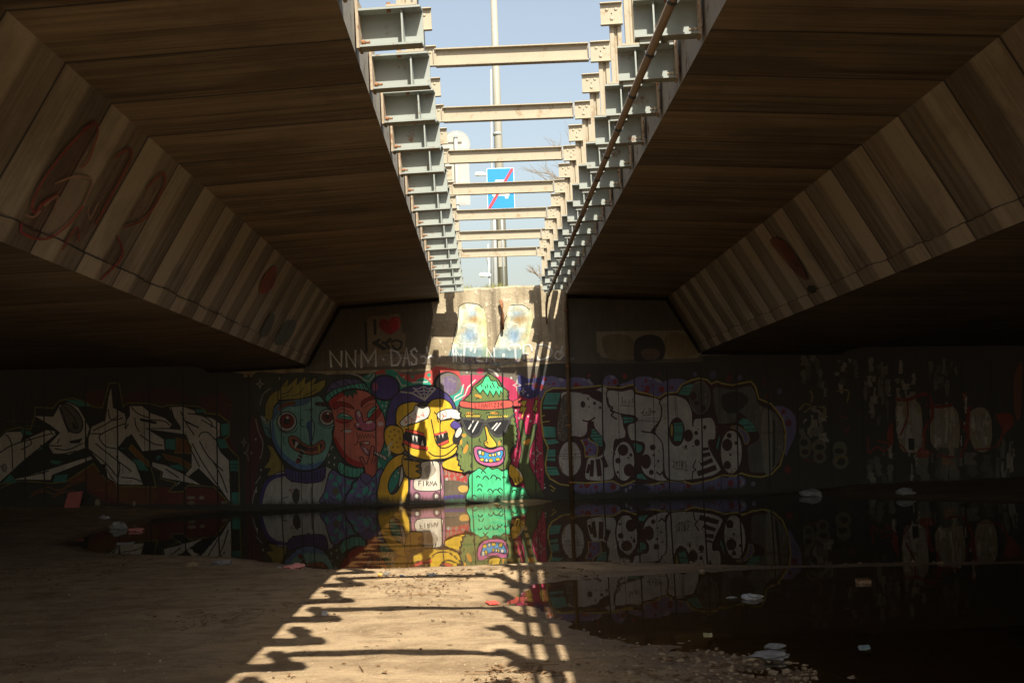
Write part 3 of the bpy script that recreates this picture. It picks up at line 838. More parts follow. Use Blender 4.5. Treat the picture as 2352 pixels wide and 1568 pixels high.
# bare trees beyond the gap on the right
def bare_tree(label, x, Y, h, seed, spread):
    rnd = random.Random(seed)
    b = base_at(x, Y)
    root = empty('bare_tree', b); tag(root, label, 'tree')
    tr = MB(); tw = MB()
    tr.tube([b, b + Vector((.05, 0, h * .3)), b + Vector((-.05, 0, h * .62))], [.14, .10, .06], 8)
    def branch(p, d, L, r, lv):
        q = p + d * L * .5 + Vector((rnd.uniform(-1, 1), rnd.uniform(-1, 1), rnd.uniform(-.4, .6))) * L * .1
        e = p + d * L
        tw.tube([p, q, e], [r, r * .8, r * .5], 4, cap=False)
        if lv > 0:
            for i in range(rnd.randint(3, 4)):
                dd = (d + Vector((rnd.uniform(-1, 1), rnd.uniform(-1, 1), rnd.uniform(-.5, .9))) * .75).normalized()
                branch(q.lerp(e, rnd.uniform(0, 1)), dd, L * rnd.uniform(.5, .75), r * .55, lv - 1)
    for i in range(9):
        p = b + Vector((0, 0, h * rnd.uniform(.3, .62)))
        an = rnd.uniform(0, 6.28)
        branch(p, Vector((math.cos(an) * spread, math.sin(an) * spread, rnd.uniform(.3, 1))).normalized(), h * .26, .035, 3)
    tr.build('trunk', m_bark, root, world=True); tw.build('crown', m_bark, root, world=True)
bare_tree('bare leafless tree showing twigs behind the right row of posts', 1436, 40, 7.8, 5, .85)
bare_tree('low bare shrub showing fine twigs at the wall top on the right', 1278, 31, 1.9, 8, .9)

# grass along the wall top (uncountable)
Vs = []; Fs = []
R = np.random.RandomState(12)
for i in range(2600):
    u = R.uniform(wuv(wall_pt(1000, 650)), wuv(wall_pt(1320, 650)))
    cl = noise.noise(Vector((u * 2.3, 3.3, 0)))
    if R.rand() > .25 + cl * 1.3: continue
    p = W0 + WDIR * u - WN * R.uniform(.02, .8); p.z = gz + .015
    h = R.uniform(.03, .12) * (1 + max(cl, 0)); a = R.rand() * 6.28; ln = R.uniform(0, .05)
    k = len(Vs); d = Vector((math.cos(a), math.sin(a), 0)); s = Vector((-d.y, d.x, 0)) * .004
    Vs += [p - s, p + s, p + d * ln * .4 + Vector((0, 0, h * .6)) + s * .6, p + d * ln * .4 + Vector((0, 0, h * .6)) - s * .6, p + d * ln + Vector((0, 0, h))]
    Fs += [(k, k + 1, k + 2, k + 3), (k + 3, k + 2, k + 4)]
o = mesh('grass', Vs, Fs, simple('dry_grass', (.20, .21, .06), .8, var=.4, scale=20)); tag(o, kind='stuff')

# ------------------------------------------------------------------ pipes on the wall
a = wall_pt(1299, 690) + WN * .07; b = wall_pt(1313, 1158) + WN * .07
root = empty('drain_pipe', Vector((b.x, b.y, 0))); tag(root, 'long thin brown drain pipe running down the painted wall', 'pipe')
b.z = -.05
MB().tube([a + Vector((0, 0, .12)), a, b], .03, 10).build('pipe_run', simple('drain_brown', (.15, .10, .05), .7, var=.4, scale=5, dirt=(.25, .17, .08), dirt_amt=.05), root, world=True)
for t in (.05, .33, .62, .9):
    p = a.lerp(b, t); MB().tube([p - Vector((0, 0, .02)), p + Vector((0, 0, .02))], .038, 10).build('clip', m_rust, root, world=True)
pts = [wall_pt(1149.5, 691) + WN * .06, wall_pt(1153, 700) + WN * .09, wall_pt(1155, 725) + WN * .085, wall_pt(1155, 757) + WN * .07]
q = MB().tube(pts, [.028, .030, .027, .025], 10)
tag(q.build('pipe_stub', m_rust, None), 'short rusty pipe stub sticking out near the top of the sunlit wall', 'pipe')
# ------------------------------------------------------------------ spray paint on the wall
m, nt, bs = new_mat('spray_paint'); m_paint = m
at = nt.nodes.new('ShaderNodeAttribute'); at.attribute_name = 'Col'
co = nt.nodes.new('ShaderNodeTexCoord').outputs['Object']
geo = nt.nodes.new('ShaderNodeNewGeometry').outputs['Position']
n1 = nz(nt, geo, 3.0, 5, .6); n2 = nz(nt, geo, 1.0, 6, .65, (22, 22, 2.6)); n3 = nz(nt, geo, 26, 6, .7); n4 = nz(nt, geo, 1.3, 5, .6)
base = mix(nt, 1.0, at.outputs['Color'], ramp(nt, n1, [(.25, .66), (.75, 1.14)]), 'MULTIPLY')
base = mix(nt, 1.0, base, ramp(nt, n2, [(.3, .76), (.7, 1.1)]), 'MULTIPLY')
chip = math_n(nt, 'ADD', math_n(nt, 'MULTIPLY', n3, .55), math_n(nt, 'ADD', math_n(nt, 'MULTIPLY', n2, .45), math_n(nt, 'MULTIPLY', n4, .25)))
thr = math_n(nt, 'SUBTRACT', .99, math_n(nt, 'MULTIPLY', at.outputs['Alpha'], .48))
cm = math_n(nt, 'MULTIPLY', math_n(nt, 'SUBTRACT', chip, thr), 16.0)
cl = nt.nodes.new('ShaderNodeClamp'); nt.links.new(cm, cl.inputs[0])
under = mix(nt, n3, (.055, .044, .03), (.34, .275, .185))
colr = mix(nt, cl.outputs[0], base, under)
# grime rising from the water line
sp = nt.nodes.new('ShaderNodeSeparateXYZ'); nt.links.new(geo, sp.inputs[0])
gr = math_n(nt, 'SUBTRACT', math_n(nt, 'ADD', .17, math_n(nt, 'MULTIPLY', math_n(nt, 'SUBTRACT', n2, .5), .35)), sp.outputs[2])
gc = nt.nodes.new('ShaderNodeClamp'); nt.links.new(math_n(nt, 'MULTIPLY', gr, 9.0), gc.inputs[0])
colr = mix(nt, math_n(nt, 'MULTIPLY', gc.outputs[0], .9), colr, (.022, .019, .012))
nt.links.new(colr, bs.inputs['Base Color']); bs.inputs['Roughness'].default_value = .55
bump(nt, bs, math_n(nt, 'ADD', math_n(nt, 'MULTIPLY', n3, .5), math_n(nt, 'MULTIPLY', cl.outputs[0], -.6)), .25, .01)

def conv(x0, y0, s):
    return lambda p: ((x0 + p[0] / s) / 1.7415, (y0 + p[1] / s) / 1.7415)
cA = conv(1000, 1450, 2.6133); cB = conv(1500, 1450, 2.6129); cC = conv(2100, 1450, 2.8517); cD = conv(2600, 1450, 2.8514)
cE = conv(0, 1500, 2.352); cF = conv(1200, 1180, 3.92); cG = conv(1700, 1130, 3.337); cR = conv(2900, 1350, 1.7425); cH = conv(2000, 1150, 1.6507)
cP = lambda p: p
def spline(pts, closed, n=5):
    P = [np.array(p, float) for p in pts]; out = []
    L = len(P)
    rng = range(L) if closed else range(L - 1)
    for i in rng:
        if closed: a, b, c, d = P[(i - 1) % L], P[i], P[(i + 1) % L], P[(i + 2) % L]
        else: a, b, c, d = P[max(i - 1, 0)], P[i], P[i + 1], P[min(i + 2, L - 1)]
        for k in range(n):
            t = k / n
            out.append(.5 * ((2 * b) + (c - a) * t + (2 * a - 5 * b + 4 * c - d) * t * t + (3 * b - a - 3 * c + d) * t ** 3))
    if not closed: out.append(P[-1])
    return [tuple(p) for p in out]
K = '0b0a09'
LAYERS = []                      # bounding boxes of everything painted so far, with its layer
class Paint:
    def __init__(s): s.V = []; s.F = []; s.C = []
    def add(s, pts2352, tris, col, wear):
        x = [p[0] for p in pts2352]; y = [p[1] for p in pts2352]
        bb = (min(x), min(y), max(x), max(y))
        L = 0
        for q, l in LAYERS:
            if q[0] < bb[2] and q[2] > bb[0] and q[1] < bb[3] and q[3] > bb[1]: L = max(L, l + 1)
        LAYERS.append((bb, L))
        off = .004 + L * .0006
        k = len(s.V)
        for p in pts2352: s.V.append(wall_pt(*p) + WN * off)
        c = (*lin(col), wear)
        for t in tris: s.F.append(tuple(k + i for i in t)); s.C.append(c)
    def fill(s, cv, pts, col, sm=True, wear=.35, ol=0, oc=K):
        q = spline(pts, True) if sm else pts
        P = [cv(p) for p in q]
        tr = tessellate_polygon([[Vector((p[0], p[1], 0)) for p in P]])
        s.add(P, tr, col, wear)
        if ol: s.line(cv, pts, ol, oc, sm, True, wear)
        return s
    def ell(s, cv, cx, cy, rx, ry, col, wear=.35, ol=0, rot=0, oc=K):
        c, n = math.cos(math.radians(rot)), math.sin(math.radians(rot))
        pts = [(cx + rx * math.cos(t) * c - ry * math.sin(t) * n, cy + rx * math.cos(t) * n + ry * math.sin(t) * c) for t in np.linspace(0, 2 * math.pi, 15)[:-1]]
        return s.fill(cv, pts, col, True, wear, ol, oc)
    def line(s, cv, pts, w, col=K, sm=True, closed=False, wear=.3, taper=False):
        q = spline(pts, closed, 4) if sm else list(pts)
        q = [np.array(p, float) for p in q]
        q = [p for i, p in enumerate(q) if i == 0 or np.hypot(*(p - q[i - 1])) > 1e-6]
        n = len(q); A = []; B = []
        for i, p in enumerate(q):
            a = q[(i - 1) % n] if closed or i > 0 else p; b = q[(i + 1) % n] if closed or i < n - 1 else p
            d1 = p - a; d2 = b - p
            l1, l2 = np.hypot(*d1), np.hypot(*d2)
            d = (d1 / l1 if l1 > 0 else 0) + (d2 / l2 if l2 > 0 else 0)
            l = np.hypot(*d) if hasattr(d, '__len__') else 0
            if l < 1e-6: d = d2 if l2 > 0 else d1; l = np.hypot(*d)
            d = d / l; nn = np.array((-d[1], d[0]))
            k = 1.0
            if l1 > 0 and l2 > 0: k = 1 / max(.55, abs(np.dot(nn, np.array((-d2[1], d2[0])) / l2)))
            ww = w / 2 * k
            if taper: ww *= max(.15, math.sin(math.pi * (i + .3) / (n - .4)) ** .5)
            e = np.zeros(2)
            if not closed and i == 0: e = -d * w * .25
            if not closed and i == n - 1: e = d * w * .25
            A.append(cv(p + nn * ww + e)); B.append(cv(p - nn * ww + e))
        P = A + B; T = []
        for i in range(n if closed else n - 1):
            j = (i + 1) % n; T += [(i, j, n + j), (i, n + j, n + i)]
        s.add(P, T, col, wear); return s
    def grad(s, cv, poly, cell, colfn, wear):
        q = np.array(spline(poly, True))
        x0, y0 = q.min(0); x1, y1 = q.max(0)
        P = []; T = []; Cs = []
        gx, gy = np.meshgrid(np.arange(x0, x1, cell), np.arange(y0, y1, cell))
        ins = sdf(gx + cell / 2, gy + cell / 2, q) < 0
        for ax, ay in zip(gx[ins], gy[ins]):
            k = len(P)
            P += [cv((ax, ay)), cv((ax + cell, ay)), cv((ax + cell, ay + cell)), cv((ax, ay + cell))]
            T += [(k, k + 1, k + 2, k + 3)]; Cs.append(colfn(ax + cell / 2, ay + cell / 2))
        n0 = len(s.C)
        s.add(P, T, '000000', wear)
        for i, cc in enumerate(Cs): s.C[n0 + i] = (*lin([max(0, min(1, v / 255)) for v in cc]), wear)
        return s
    def lines(s, cv, many, w, col=K, sm=True, wear=.3):
        for p in many: s.line(cv, p, w, col, sm, False, wear)
        return s
    def star(s, cv, x, y, r, col='b8b4ae', w=7, h=1.45):
        pts = []
        for i in range(4):
            t = math.pi / 2 * i; pts.append((x + r * math.cos(t), y + r * h * math.sin(t)))
            t += math.pi / 4; pts.append((x + r * .3 * math.cos(t), y + r * .3 * h * math.sin(t)))
        return s.line(cv, pts, w, col, False, True)
    def build(s, name, label=None):
        me = bpy.data.meshes.new(name); me.from_pydata([tuple(v) for v in s.V], [], s.F); me.update()
        ca = me.color_attributes.new('Col', 'FLOAT_COLOR', 'CORNER')
        for p, c in zip(me.polygons, s.C):
            for li in p.loop_indices: ca.data[li].color = c
        # make every face look at the camera side
        bm = bmesh.new(); bm.from_mesh(me)
        fl = [f for f in bm.faces if f.normal.dot(WN) < 0]
        bmesh.ops.reverse_faces(bm, faces=fl); bm.to_mesh(me); bm.free()
        o = link_mesh(name, me, m_paint, wall, True)
        if label: o['label'] = label
        return o
# simple marker letters, on a unit box (x right, y down)
GL = {'L': [[(0, 0), (.05, 1), (.8, .95)]], 'I': [[(.4, 0), (.4, 1)]], 'M': [[(0, 1), (.12, 0), (.5, .65), (.85, 0), (1, 1)]], 'A': [[(0, 1), (.45, 0), (.95, 1)], [(.2, .6), (.75, .6)]],
      'N': [[(0, 1), (.05, 0), (.8, 1), (.85, 0)]], '1': [[(.1, .3), (.5, 0), (.5, 1)]], '2': [[(.05, .2), (.4, 0), (.8, .2), (.6, .55), (.05, 1), (.85, .95)]],
      '3': [[(.1, .05), (.7, .1), (.35, .45), (.75, .7), (.4, 1), (.05, .9)]], '4': [[(.2, 0), (.1, .55), (.8, .5)], [(.7, 0), (.7, 1)]], 'F': [[(.1, 1), (.1, 0), (.8, 0)], [(.1, .5), (.65, .45)]],
      'R': [[(.1, 1), (.1, 0), (.7, .15), (.6, .45), (.15, .5), (.85, 1)]], 'D': [[(.05, 0), (.1, 1), (.6, .9), (.9, .5), (.6, .1), (.05, 0)]], 'S': [[(.85, .15), (.5, 0), (.2, .25), (.8, .65), (.5, 1), (.15, .85)]],
      'T': [[(0, .3), (.1, 0), (.9, 0), (1, .3)], [(.5, 0), (.5, 1)]], 'E': [[(.9, .1), (.1, 0), (.1, .6)], [(.2, 1), (.9, .95)]], 'O': [[(.5, 0), (.1, .4), (.4, 1), (.85, .6), (.5, 0)]],
      '0': [[(.5, 0), (.15, .5), (.5, 1), (.85, .5), (.5, 0)]], '8': [[(.5, .5), (.2, .2), (.5, 0), (.8, .2), (.2, .75), (.5, 1), (.8, .75), (.5, .5)]], 'X': [[(0, 0), (.9, 1)], [(.9, 0), (0, 1)]], 'G': [[(.9, .2), (.4, 0), (.1, .5), (.4, 1), (.85, .8), (.55, .6)]]}
def text(p, cv, t, x0, y0, w, h, lw, col=K, gap=.25, slope=0.0, sm=False):
    n = len(t); cw = w / (n + gap * (n - 1))
    for i, ch in enumerate(t):
        if ch not in GL: continue
        ox = x0 + i * cw * (1 + gap)
        for st in GL[ch]: p.line(cv, [(ox + a * cw, y0 + b * h + slope * (ox - x0 + a * cw)) for a, b in st], lw, col, sm and len(st) > 3)

# ---- grounds painted behind everything
p = Paint()
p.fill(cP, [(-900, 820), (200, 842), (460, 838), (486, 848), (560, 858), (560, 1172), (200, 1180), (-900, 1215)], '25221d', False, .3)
p.fill(cP, [(560, 866), (700, 862), (880, 856), (930, 1160), (560, 1172)], '2b2822', False, .3)  # same band darkened for the shaded stretch
p.fill(cP, [(880, 856), (1000, 850), (1075, 848), (1160, 843), (1240, 840), (1240, 1150), (930, 1160)], '6a6154', False, .28)  # band paler across the sunlit stretch, sun put into the colour
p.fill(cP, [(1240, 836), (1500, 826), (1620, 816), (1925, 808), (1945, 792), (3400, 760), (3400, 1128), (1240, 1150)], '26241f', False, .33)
p.fill(cA, [(0, 620), (60, 560), (120, 700), (140, 900), (60, 1200), (20, 1480), (-40, 1480), (-30, 900)], '4a1c1c', True, .4)
p.fill(cA, [(30, 130), (300, 110), (820, 130), (860, 400), (880, 700), (300, 700), (80, 500)], '33372c', True, .3)
p.fill(cA, [(1170, 180), (1240, 120), (1330, 100), (1500, 110), (1560, 200), (1500, 300), (1560, 420), (1480, 620), (1440, 900), (1500, 1000), (1560, 1200), (1440, 1380), (1330, 1250), (1250, 330)], '1f7f6e', True, .25)
p.fill(cA, [(790, 880), (890, 860), (960, 1000), (900, 1110), (800, 1070)], '33402f', True, .3)
p.fill(cB, [(-10, 130), (20, 90), (130, 70), (300, 120), (420, 130), (560, 90), (640, 40), (840, 70), (890, 130), (860, 200), (700, 240), (500, 250), (330, 240), (250, 180), (120, 120)], 'b8483f', True, .35)
p.fill(cB, [(100, 90), (200, 80), (300, 170), (420, 230), (340, 260), (250, 280), (200, 180)], '1f8a72', True, .25)
p.fill(cB, [(420, 235), (440, 180), (500, 160), (560, 190), (580, 240)], '1f8a72', True, .25)
for x, y, r in ((395, 150, 18), (565, 130, 20), (300, 150, 10), (575, 172, 9), (960, 100, 8)): p.ell(cB, x, y, r, r, '1f8a72' if r > 12 else 'b9b5a8')
p.fill(cB, [(880, 150), (1000, 130), (1150, 140), (1080, 230), (1010, 330), (940, 400), (850, 430), (900, 300)], 'b23c58', True, .45)
p.fill(cB, [(1260, 140), (1360, 150), (1430, 170), (1490, 240), (1510, 340), (1720, 380), (1745, 700), (1740, 1420), (1440, 1430), (1400, 700), (1380, 300)], 'b02a52', True, .2)
p.fill(cB, [(1500, 130), (1620, 170), (1800, 140), (1829, 260), (1720, 330), (1620, 380), (1510, 320)], '34306a', True, .3)
p.fill(cB, [(780, 340), (850, 300), (885, 240), (930, 270), (910, 380), (830, 480), (810, 420)], '2f9c8a', True, .3)
p.fill(cB, [(700, 1100), (900, 1120), (960, 1200), (940, 1260), (780, 1240), (720, 1200)], 'a83a34', True, .75)
p.fill(cB, [(700, 1240), (960, 1260), (1000, 1420), (700, 1430)], '5f5343', True, .6)
p.fill(cB, [(700, 1400), (860, 1380), (1000, 1395), (1060, 1430), (900, 1440), (700, 1440)], '4a3a86', True, .3)
p.fill(cB, [(750, 1432), (1000, 1420), (1500, 1400), (1600, 1440), (1200, 1455), (800, 1462)], '2f9a5e', True, .3)
p.fill(cB, [(870, 1300), (920, 1280), (980, 1300), (950, 1350), (890, 1345)], 'c59a4a', True, .5)
p.ell(cB, 1100, 85, 38, 32, 'b8405a', .4)
p.line(cB, [(1185, 70), (1240, 90), (1285, 140)], 20, 'c9c5b8'); p.line(cB, [(1280, 65), (1300, 85)], 16, 'c9c5b8')
p.line(cB, [(1050, 180), (970, 260), (940, 340), (830, 400), (835, 360), (900, 320), (925, 230)], 14, 'c9c5b8', False)
p.line(cB, [(225, 140), (285, 245), (320, 235)], 14, 'b5b3a8', False); p.line(cB, [(390, 208), (550, 200)], 14, 'b5b3a8')
p.lines(cA, [[(1025, 110), (1130, 135), (1200, 180), (1245, 195)], [(1245, 195), (1310, 120)], [(1230, 150), (1265, 118)]], 14, '9f9d92')
p.star(cA, 105, 222, 38); p.star(cA, 850, 885, 20); p.star(cA, 818, 955, 18)
p.lines(cA, [[(215, 270), (140, 330), (105, 440)], [(60, 590), (90, 720), (135, 830), (125, 940), (105, 1000)], [(110, 1190), (60, 1260)], [(70, 1300), (40, 1390), (25, 1470)]], 12, '86847c')
for x, y in ((312, 165), (62, 798), (115, 1120), (65, 1342), (885, 992), (825, 1040), (880, 1065), (1355, 392), (1385, 450), (1422, 452), (1408, 500), (1430, 415), (1415, 905), (1550, 1150), (1520, 1185)): p.ell(cA, x, y, 8, 13, 'a8a69c')
for x, y, r in ((1625, 610, 11), (1500, 578, 9), (1470, 500, 9), (1597, 340, 9), (1490, 920, 9), (1455, 1018, 9), (1680, 1133, 11), (1775, 1305, 9), (1600, 560, 8), (1740, 1115, 7), (1424, 160, 11), (750, 1215, 14), (1770, 1270, 6)): p.ell(cB, x, y, r, r * 1.2, 'b8b4ae')
p.star(cB, 1485, 235, 42, w=9); p.star(cB, 1550, 300, 26); p.star(cB, 1690, 945, 52, w=10); p.star(cB, 1660, 1038, 22)
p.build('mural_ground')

# ---- blue-green face with long fair hair
p = Paint(); H1 = '8a7d36'
p.fill(cA, [(180, 850), (215, 950), (195, 1030), (140, 1100), (215, 1105), (170, 1185), (270, 1170), (365, 1125), (350, 1060), (300, 980), (240, 880)], H1, False, .3, 9)
p.fill(cA, [(375, 1130), (280, 1150), (180, 1230), (120, 1330), (90, 1480), (760, 1480), (775, 1390), (800, 1260), (860, 1110), (780, 1075), (785, 1200), (600, 1260), (430, 1240)], 'a9a8a2', False, .62, 10)
p.line(cA, [(380, 1165), (250, 1195), (175, 1260), (135, 1360), (110, 1480)], 38, '3b3070')
p.fill(cA, [(375, 1090), (480, 1130), (640, 1130), (780, 1080), (785, 1180), (740, 1240), (580, 1255), (430, 1230), (375, 1180)], '42346c', True, .3, 10)
p.lines(cA, [[(x, 1135 + (5 if 430 < x < 720 else -10)), (x + 3, 1235 - abs(x - 580) * .12)] for x in range(410, 770, 33)], 6)
p.fill(cA, [(105, 545), (170, 565), (220, 620), (250, 700), (245, 770), (210, 795), (160, 750), (130, 660)], '50757a', True, .3, 10)
p.fill(cA, [(330, 410), (450, 390), (640, 360), (720, 345), (770, 390), (800, 460), (880, 520), (885, 640), (858, 720), (862, 800), (830, 920), (780, 1020), (700, 1100), (600, 1122), (500, 1112), (400, 1050), (310, 960), (240, 830), (215, 700), (220, 560), (260, 460)], '72a398', True, .3, 11)
p.fill(cA, [(235, 800), (310, 955), (400, 1046), (500, 1108), (600, 1118), (700, 1096), (776, 1020), (720, 1040), (620, 1066), (500, 1050), (400, 985), (310, 880), (270, 780), (240, 600), (225, 690)], '4f6f98', True, .3)
p.fill(cA, [(300, 430), (450, 400), (640, 372), (600, 430), (480, 460), (380, 470), (280, 560), (240, 620), (235, 540)], '46657e', True, .35)
p.fill(cA, [(290, 290), (220, 330), (170, 420), (155, 520), (180, 600), (235, 570), (250, 470), (300, 400), (340, 330)], H1, True, .3, 9)
p.fill(cA, [(290, 390), (300, 290), (350, 220), (405, 160), (398, 240), (440, 200), (500, 145), (492, 230), (530, 190), (588, 135), (578, 220), (640, 180), (692, 145), (682, 220), (740, 190), (797, 172), (787, 240), (740, 300), (640, 350), (520, 380), (400, 385)], '94863a', False, .3, 10)
p.lines(cA, [[(330, 330), (400, 310), (450, 250)], [(430, 350), (520, 320), (570, 250)], [(560, 350), (640, 310), (690, 280)], [(310, 370), (400, 350)], [(640, 240), (690, 200)], [(350, 250), (390, 230)]], 7)
p.line(cA, [(140, 600), (175, 558), (212, 595), (175, 635), (140, 600)], 9, 'a08a2a'); p.line(cA, [(120, 565), (165, 605)], 12, 'a9a9a0')
p.line(cA, [(155, 680), (190, 690), (205, 740)], 8)
for cx, cy, R, ir in ((386, 615, 100, 78), (808, 572, 82, 60)):
    p.ell(cA, cx, cy, R + 8, R + 10, K); p.ell(cA, cx, cy, R - 4, R - 2, 'aaa8a0'); p.ell(cA, cx + 2, cy - 5, ir, ir, '200c0c'); p.ell(cA, cx + 2, cy - 5, ir - 8, ir - 8, '6d1d1c'); p.ell(cA, cx, cy - 5, ir * .45, ir * .45, '120808'); p.ell(cA, cx + 8, cy - 42, 13, 14, 'b9b7b0')
p.lines(cA, [[(300, 700), (380, 735), (470, 720), (500, 670)], [(710, 620), (760, 670), (840, 680), (890, 650)]], 8)
p.fill(cA, [(295, 470), (350, 420), (465, 402), (470, 435), (370, 460), (310, 500)], '80491f', True, .3)
p.lines(cA, [[(x, 425 - (x - 300) * .12), (x + 12, 475 - (x - 300) * .2)] for x in range(310, 470, 22)], 7)
p.fill(cA, [(675, 425), (700, 408), (800, 412), (880, 440), (885, 475), (780, 460), (690, 448)], '1a120c', False, .2)
p.lines(cA, [[(735, 422), (735, 450)], [(780, 425), (782, 452)], [(825, 432), (828, 460)]], 9, '7a4420')
p.lines(cA, [[(570, 490), (620, 497), (660, 485)], [(632, 470), (630, 520)]], 6)
p.fill(cA, [(590, 640), (640, 600), (655, 700), (640, 850), (620, 780), (605, 700)], '2f5a85', True, .2)
p.line(cA, [(635, 565), (672, 650), (665, 760), (632, 865)], 9); p.line(cA, [(555, 590), (525, 620), (535, 660), (575, 670)], 9); p.line(cA, [(590, 660), (618, 740), (630, 860)], 7)
p.line(cA, [(650, 620), (655, 690), (648, 760)], 12, '8fb4bb'); p.line(cA, [(430, 470), (495, 505)], 13, '7fb0b4')
p.fill(cA, [(403, 800), (430, 763), (490, 778), (560, 838), (630, 868), (700, 842), (750, 808), (788, 840), (772, 910), (720, 950), (630, 962), (540, 940), (470, 910), (425, 870)], '98583f', True, .3, 10)
p.fill(cA, [(440, 800), (480, 803), (560, 862), (630, 888), (700, 868), (752, 845), (742, 895), (640, 928), (540, 905), (470, 872)], '141010', True, .2)
p.fill(cA, [(590, 905), (680, 880), (720, 895), (640, 928)], '5d2f3a', True)
p.fill(cA, [(478, 812), (516, 842), (462, 908)], 'c2c0b8', False, .2, 5); p.fill(cA, [(700, 868), (736, 850), (735, 968)], 'a98f38', False, .2, 5)
p.fill(cA, [(545, 878), (585, 898), (520, 1052), (478, 1035)], '17130f', False, .2)
p.lines(cA, [[(530, 905), (572, 935)], [(512, 950), (552, 972)], [(502, 985), (535, 1000)]], 12, 'a4a29a'); p.ell(cA, 497, 1035, 22, 16, '7a2a16')
p.lines(cA, [[(600, 1050), (630, 1060), (665, 1043)], [(350, 770), (355, 830), (370, 860)], [(330, 1420), (400, 1400)], [(640, 1300), (640, 1470)]], 7)
p.line(cA, [(410, 1325), (520, 1330), (470, 1390), (410, 1325)], 9, '7a2a28', False)
p.fill(cA, [(460, 1330), (490, 1310), (520, 1360), (510, 1450), (470, 1470), (440, 1400)], '33302c', True, .6)
p.build('painted_face', 'painted blue green face with bulging red eyes and fair hair')

# ---- red face with a cap and a cigarette
p = Paint(); RD = 'c06a5a'; TL = '4da08c'
p.fill(cA, [(800, 1260), (830, 1150), (880, 1120), (950, 1170), (1080, 1215), (1160, 1190), (1220, 1200), (1270, 1180), (1385, 1105), (1365, 1300), (1365, 1465), (765, 1475), (780, 1350)], '66608e', True, .4, 11)
for x, y, rx, ry, ro in ((850, 1190, 22, 30, 30), (930, 1215, 24, 40, -20), (895, 1270, 34, 20, 10), (1040, 1250, 32, 26, 20), (1210, 1340, 32, 46, 20), (1100, 1280, 20, 32, 10), (1070, 1345, 34, 18, -20), (1145, 1385, 28, 16, 20), (1250, 1360, 22, 18, 0), (800, 1390, 18, 40, 10), (930, 1400, 26, 40, -15), (1290, 1280, 14, 30, -20), (1310, 1440, 30, 16, 0), (990, 1330, 18, 34, 10), (1330, 1180, 12, 24, 10)): p.ell(cA, x, y, rx, ry, '3f9686', .4, 0, ro)
p.ell(cA, 895, 1345, 34, 40, '5a5742', .5)
p.lines(cA, [[(1130, 1215), (1070, 1260), (1060, 1310), (1010, 1380), (980, 1470)]], 20)
p.lines(cA, [[(965, 1270), (950, 1330), (975, 1420)], [(920, 1270), (955, 1330)], [(830, 1390), (870, 1430), (920, 1425)], [(1080, 1390), (1110, 1425), (1160, 1420)], [(1150, 1305), (1180, 1290)], [(1245, 1290), (1240, 1340), (1200, 1400), (1210, 1450)], [(1300, 1300), (1270, 1380), (1230, 1430)], [(1270, 1380), (1320, 1360)], [(1295, 1220), (1290, 1250)]], 8)
p.fill(cA, [(915, 1090), (940, 1033), (1000, 1068), (1100, 1100), (1178, 1100), (1182, 1150), (1130, 1197), (1030, 1190), (945, 1155)], TL, True, .3, 11)
p.lines(cA, [[(945, 1060), (935, 1110), (950, 1140)], [(985, 1080), (970, 1130), (985, 1165)], [(1030, 1095), (1020, 1140), (1030, 1180)], [(1075, 1105), (1068, 1150), (1075, 1190)], [(1120, 1110), (1120, 1150), (1118, 1190)], [(1155, 1108), (1160, 1140), (1150, 1175)]], 6)
p.fill(cA, [(1335, 990), (1385, 1075), (1338, 1115), (1325, 1060)], TL, False, .3, 8)
p.fill(cA, [(820, 410), (900, 340), (980, 300), (1100, 280), (1220, 300), (1300, 365), (1345, 450), (1395, 540), (1418, 640), (1402, 720), (1408, 810), (1382, 905), (1330, 985), (1250, 1010), (1200, 1085), (1130, 1092), (1030, 1052), (950, 962), (890, 850), (870, 760), (882, 640), (850, 480)], RD, True, .3, 12)
p.fill(cA, [(872, 770), (895, 850), (955, 960), (1035, 1046), (1130, 1084), (1195, 1076), (1170, 1040), (1060, 1000), (970, 910), (900, 790)], '9e211d', True, .25)
p.fill(cA, [(830, 420), (900, 350), (980, 310), (1000, 330), (920, 390), (870, 470)], 'a52a22', True, .25)
p.fill(cA, [(1240, 590), (1290, 540), (1350, 480), (1365, 530), (1320, 590), (1270, 600)], '9e2a22', True, .3, 6)
p.fill(cA, [(895, 590), (960, 600), (1070, 600), (1000, 640), (920, 625)], '9e2a22', True, .3)
p.fill(cA, [(798, 330), (830, 240), (900, 190), (1000, 168), (1120, 178), (1205, 222), (1150, 232), (980, 245), (880, 290)], '5b507c', True, .35, 10)
p.lines(cA, [[(830, 270), (880, 280)], [(880, 200), (930, 240)], [(970, 180), (1030, 225)], [(1060, 180), (1100, 215)]], 9)
p.fill(cA, [(788, 370), (830, 308), (940, 258), (1080, 226), (1190, 214), (1245, 290), (1180, 282), (1060, 270), (940, 312), (860, 362), (815, 412)], TL, True, .35, 10)
p.lines(cA, [[(825, 320), (850, 360)], [(865, 295), (885, 340)], [(905, 280), (920, 320)], [(955, 255), (970, 300)], [(1000, 245), (1010, 285)], [(1045, 235), (1058, 275)], [(1090, 228), (1105, 270)], [(1135, 222), (1155, 270)], [(1170, 216), (1200, 280)], [(1200, 222), (1225, 280)]], 9)
p.fill(cA, [(965, 312), (1110, 280), (1122, 335), (1085, 312), (1080, 372), (1040, 322), (1025, 365), (990, 325)], '17503f', False, .2, 6)
p.fill(cA, [(865, 475), (890, 420), (940, 408), (1000, 418), (1050, 440), (1092, 482), (1030, 465), (950, 455), (900, 485)], '8e2016', True, .25, 8)
p.fill(cA, [(1165, 465), (1168, 410), (1220, 370), (1300, 342), (1302, 375), (1230, 402), (1192, 432)], '8e2016', True, .25, 8)
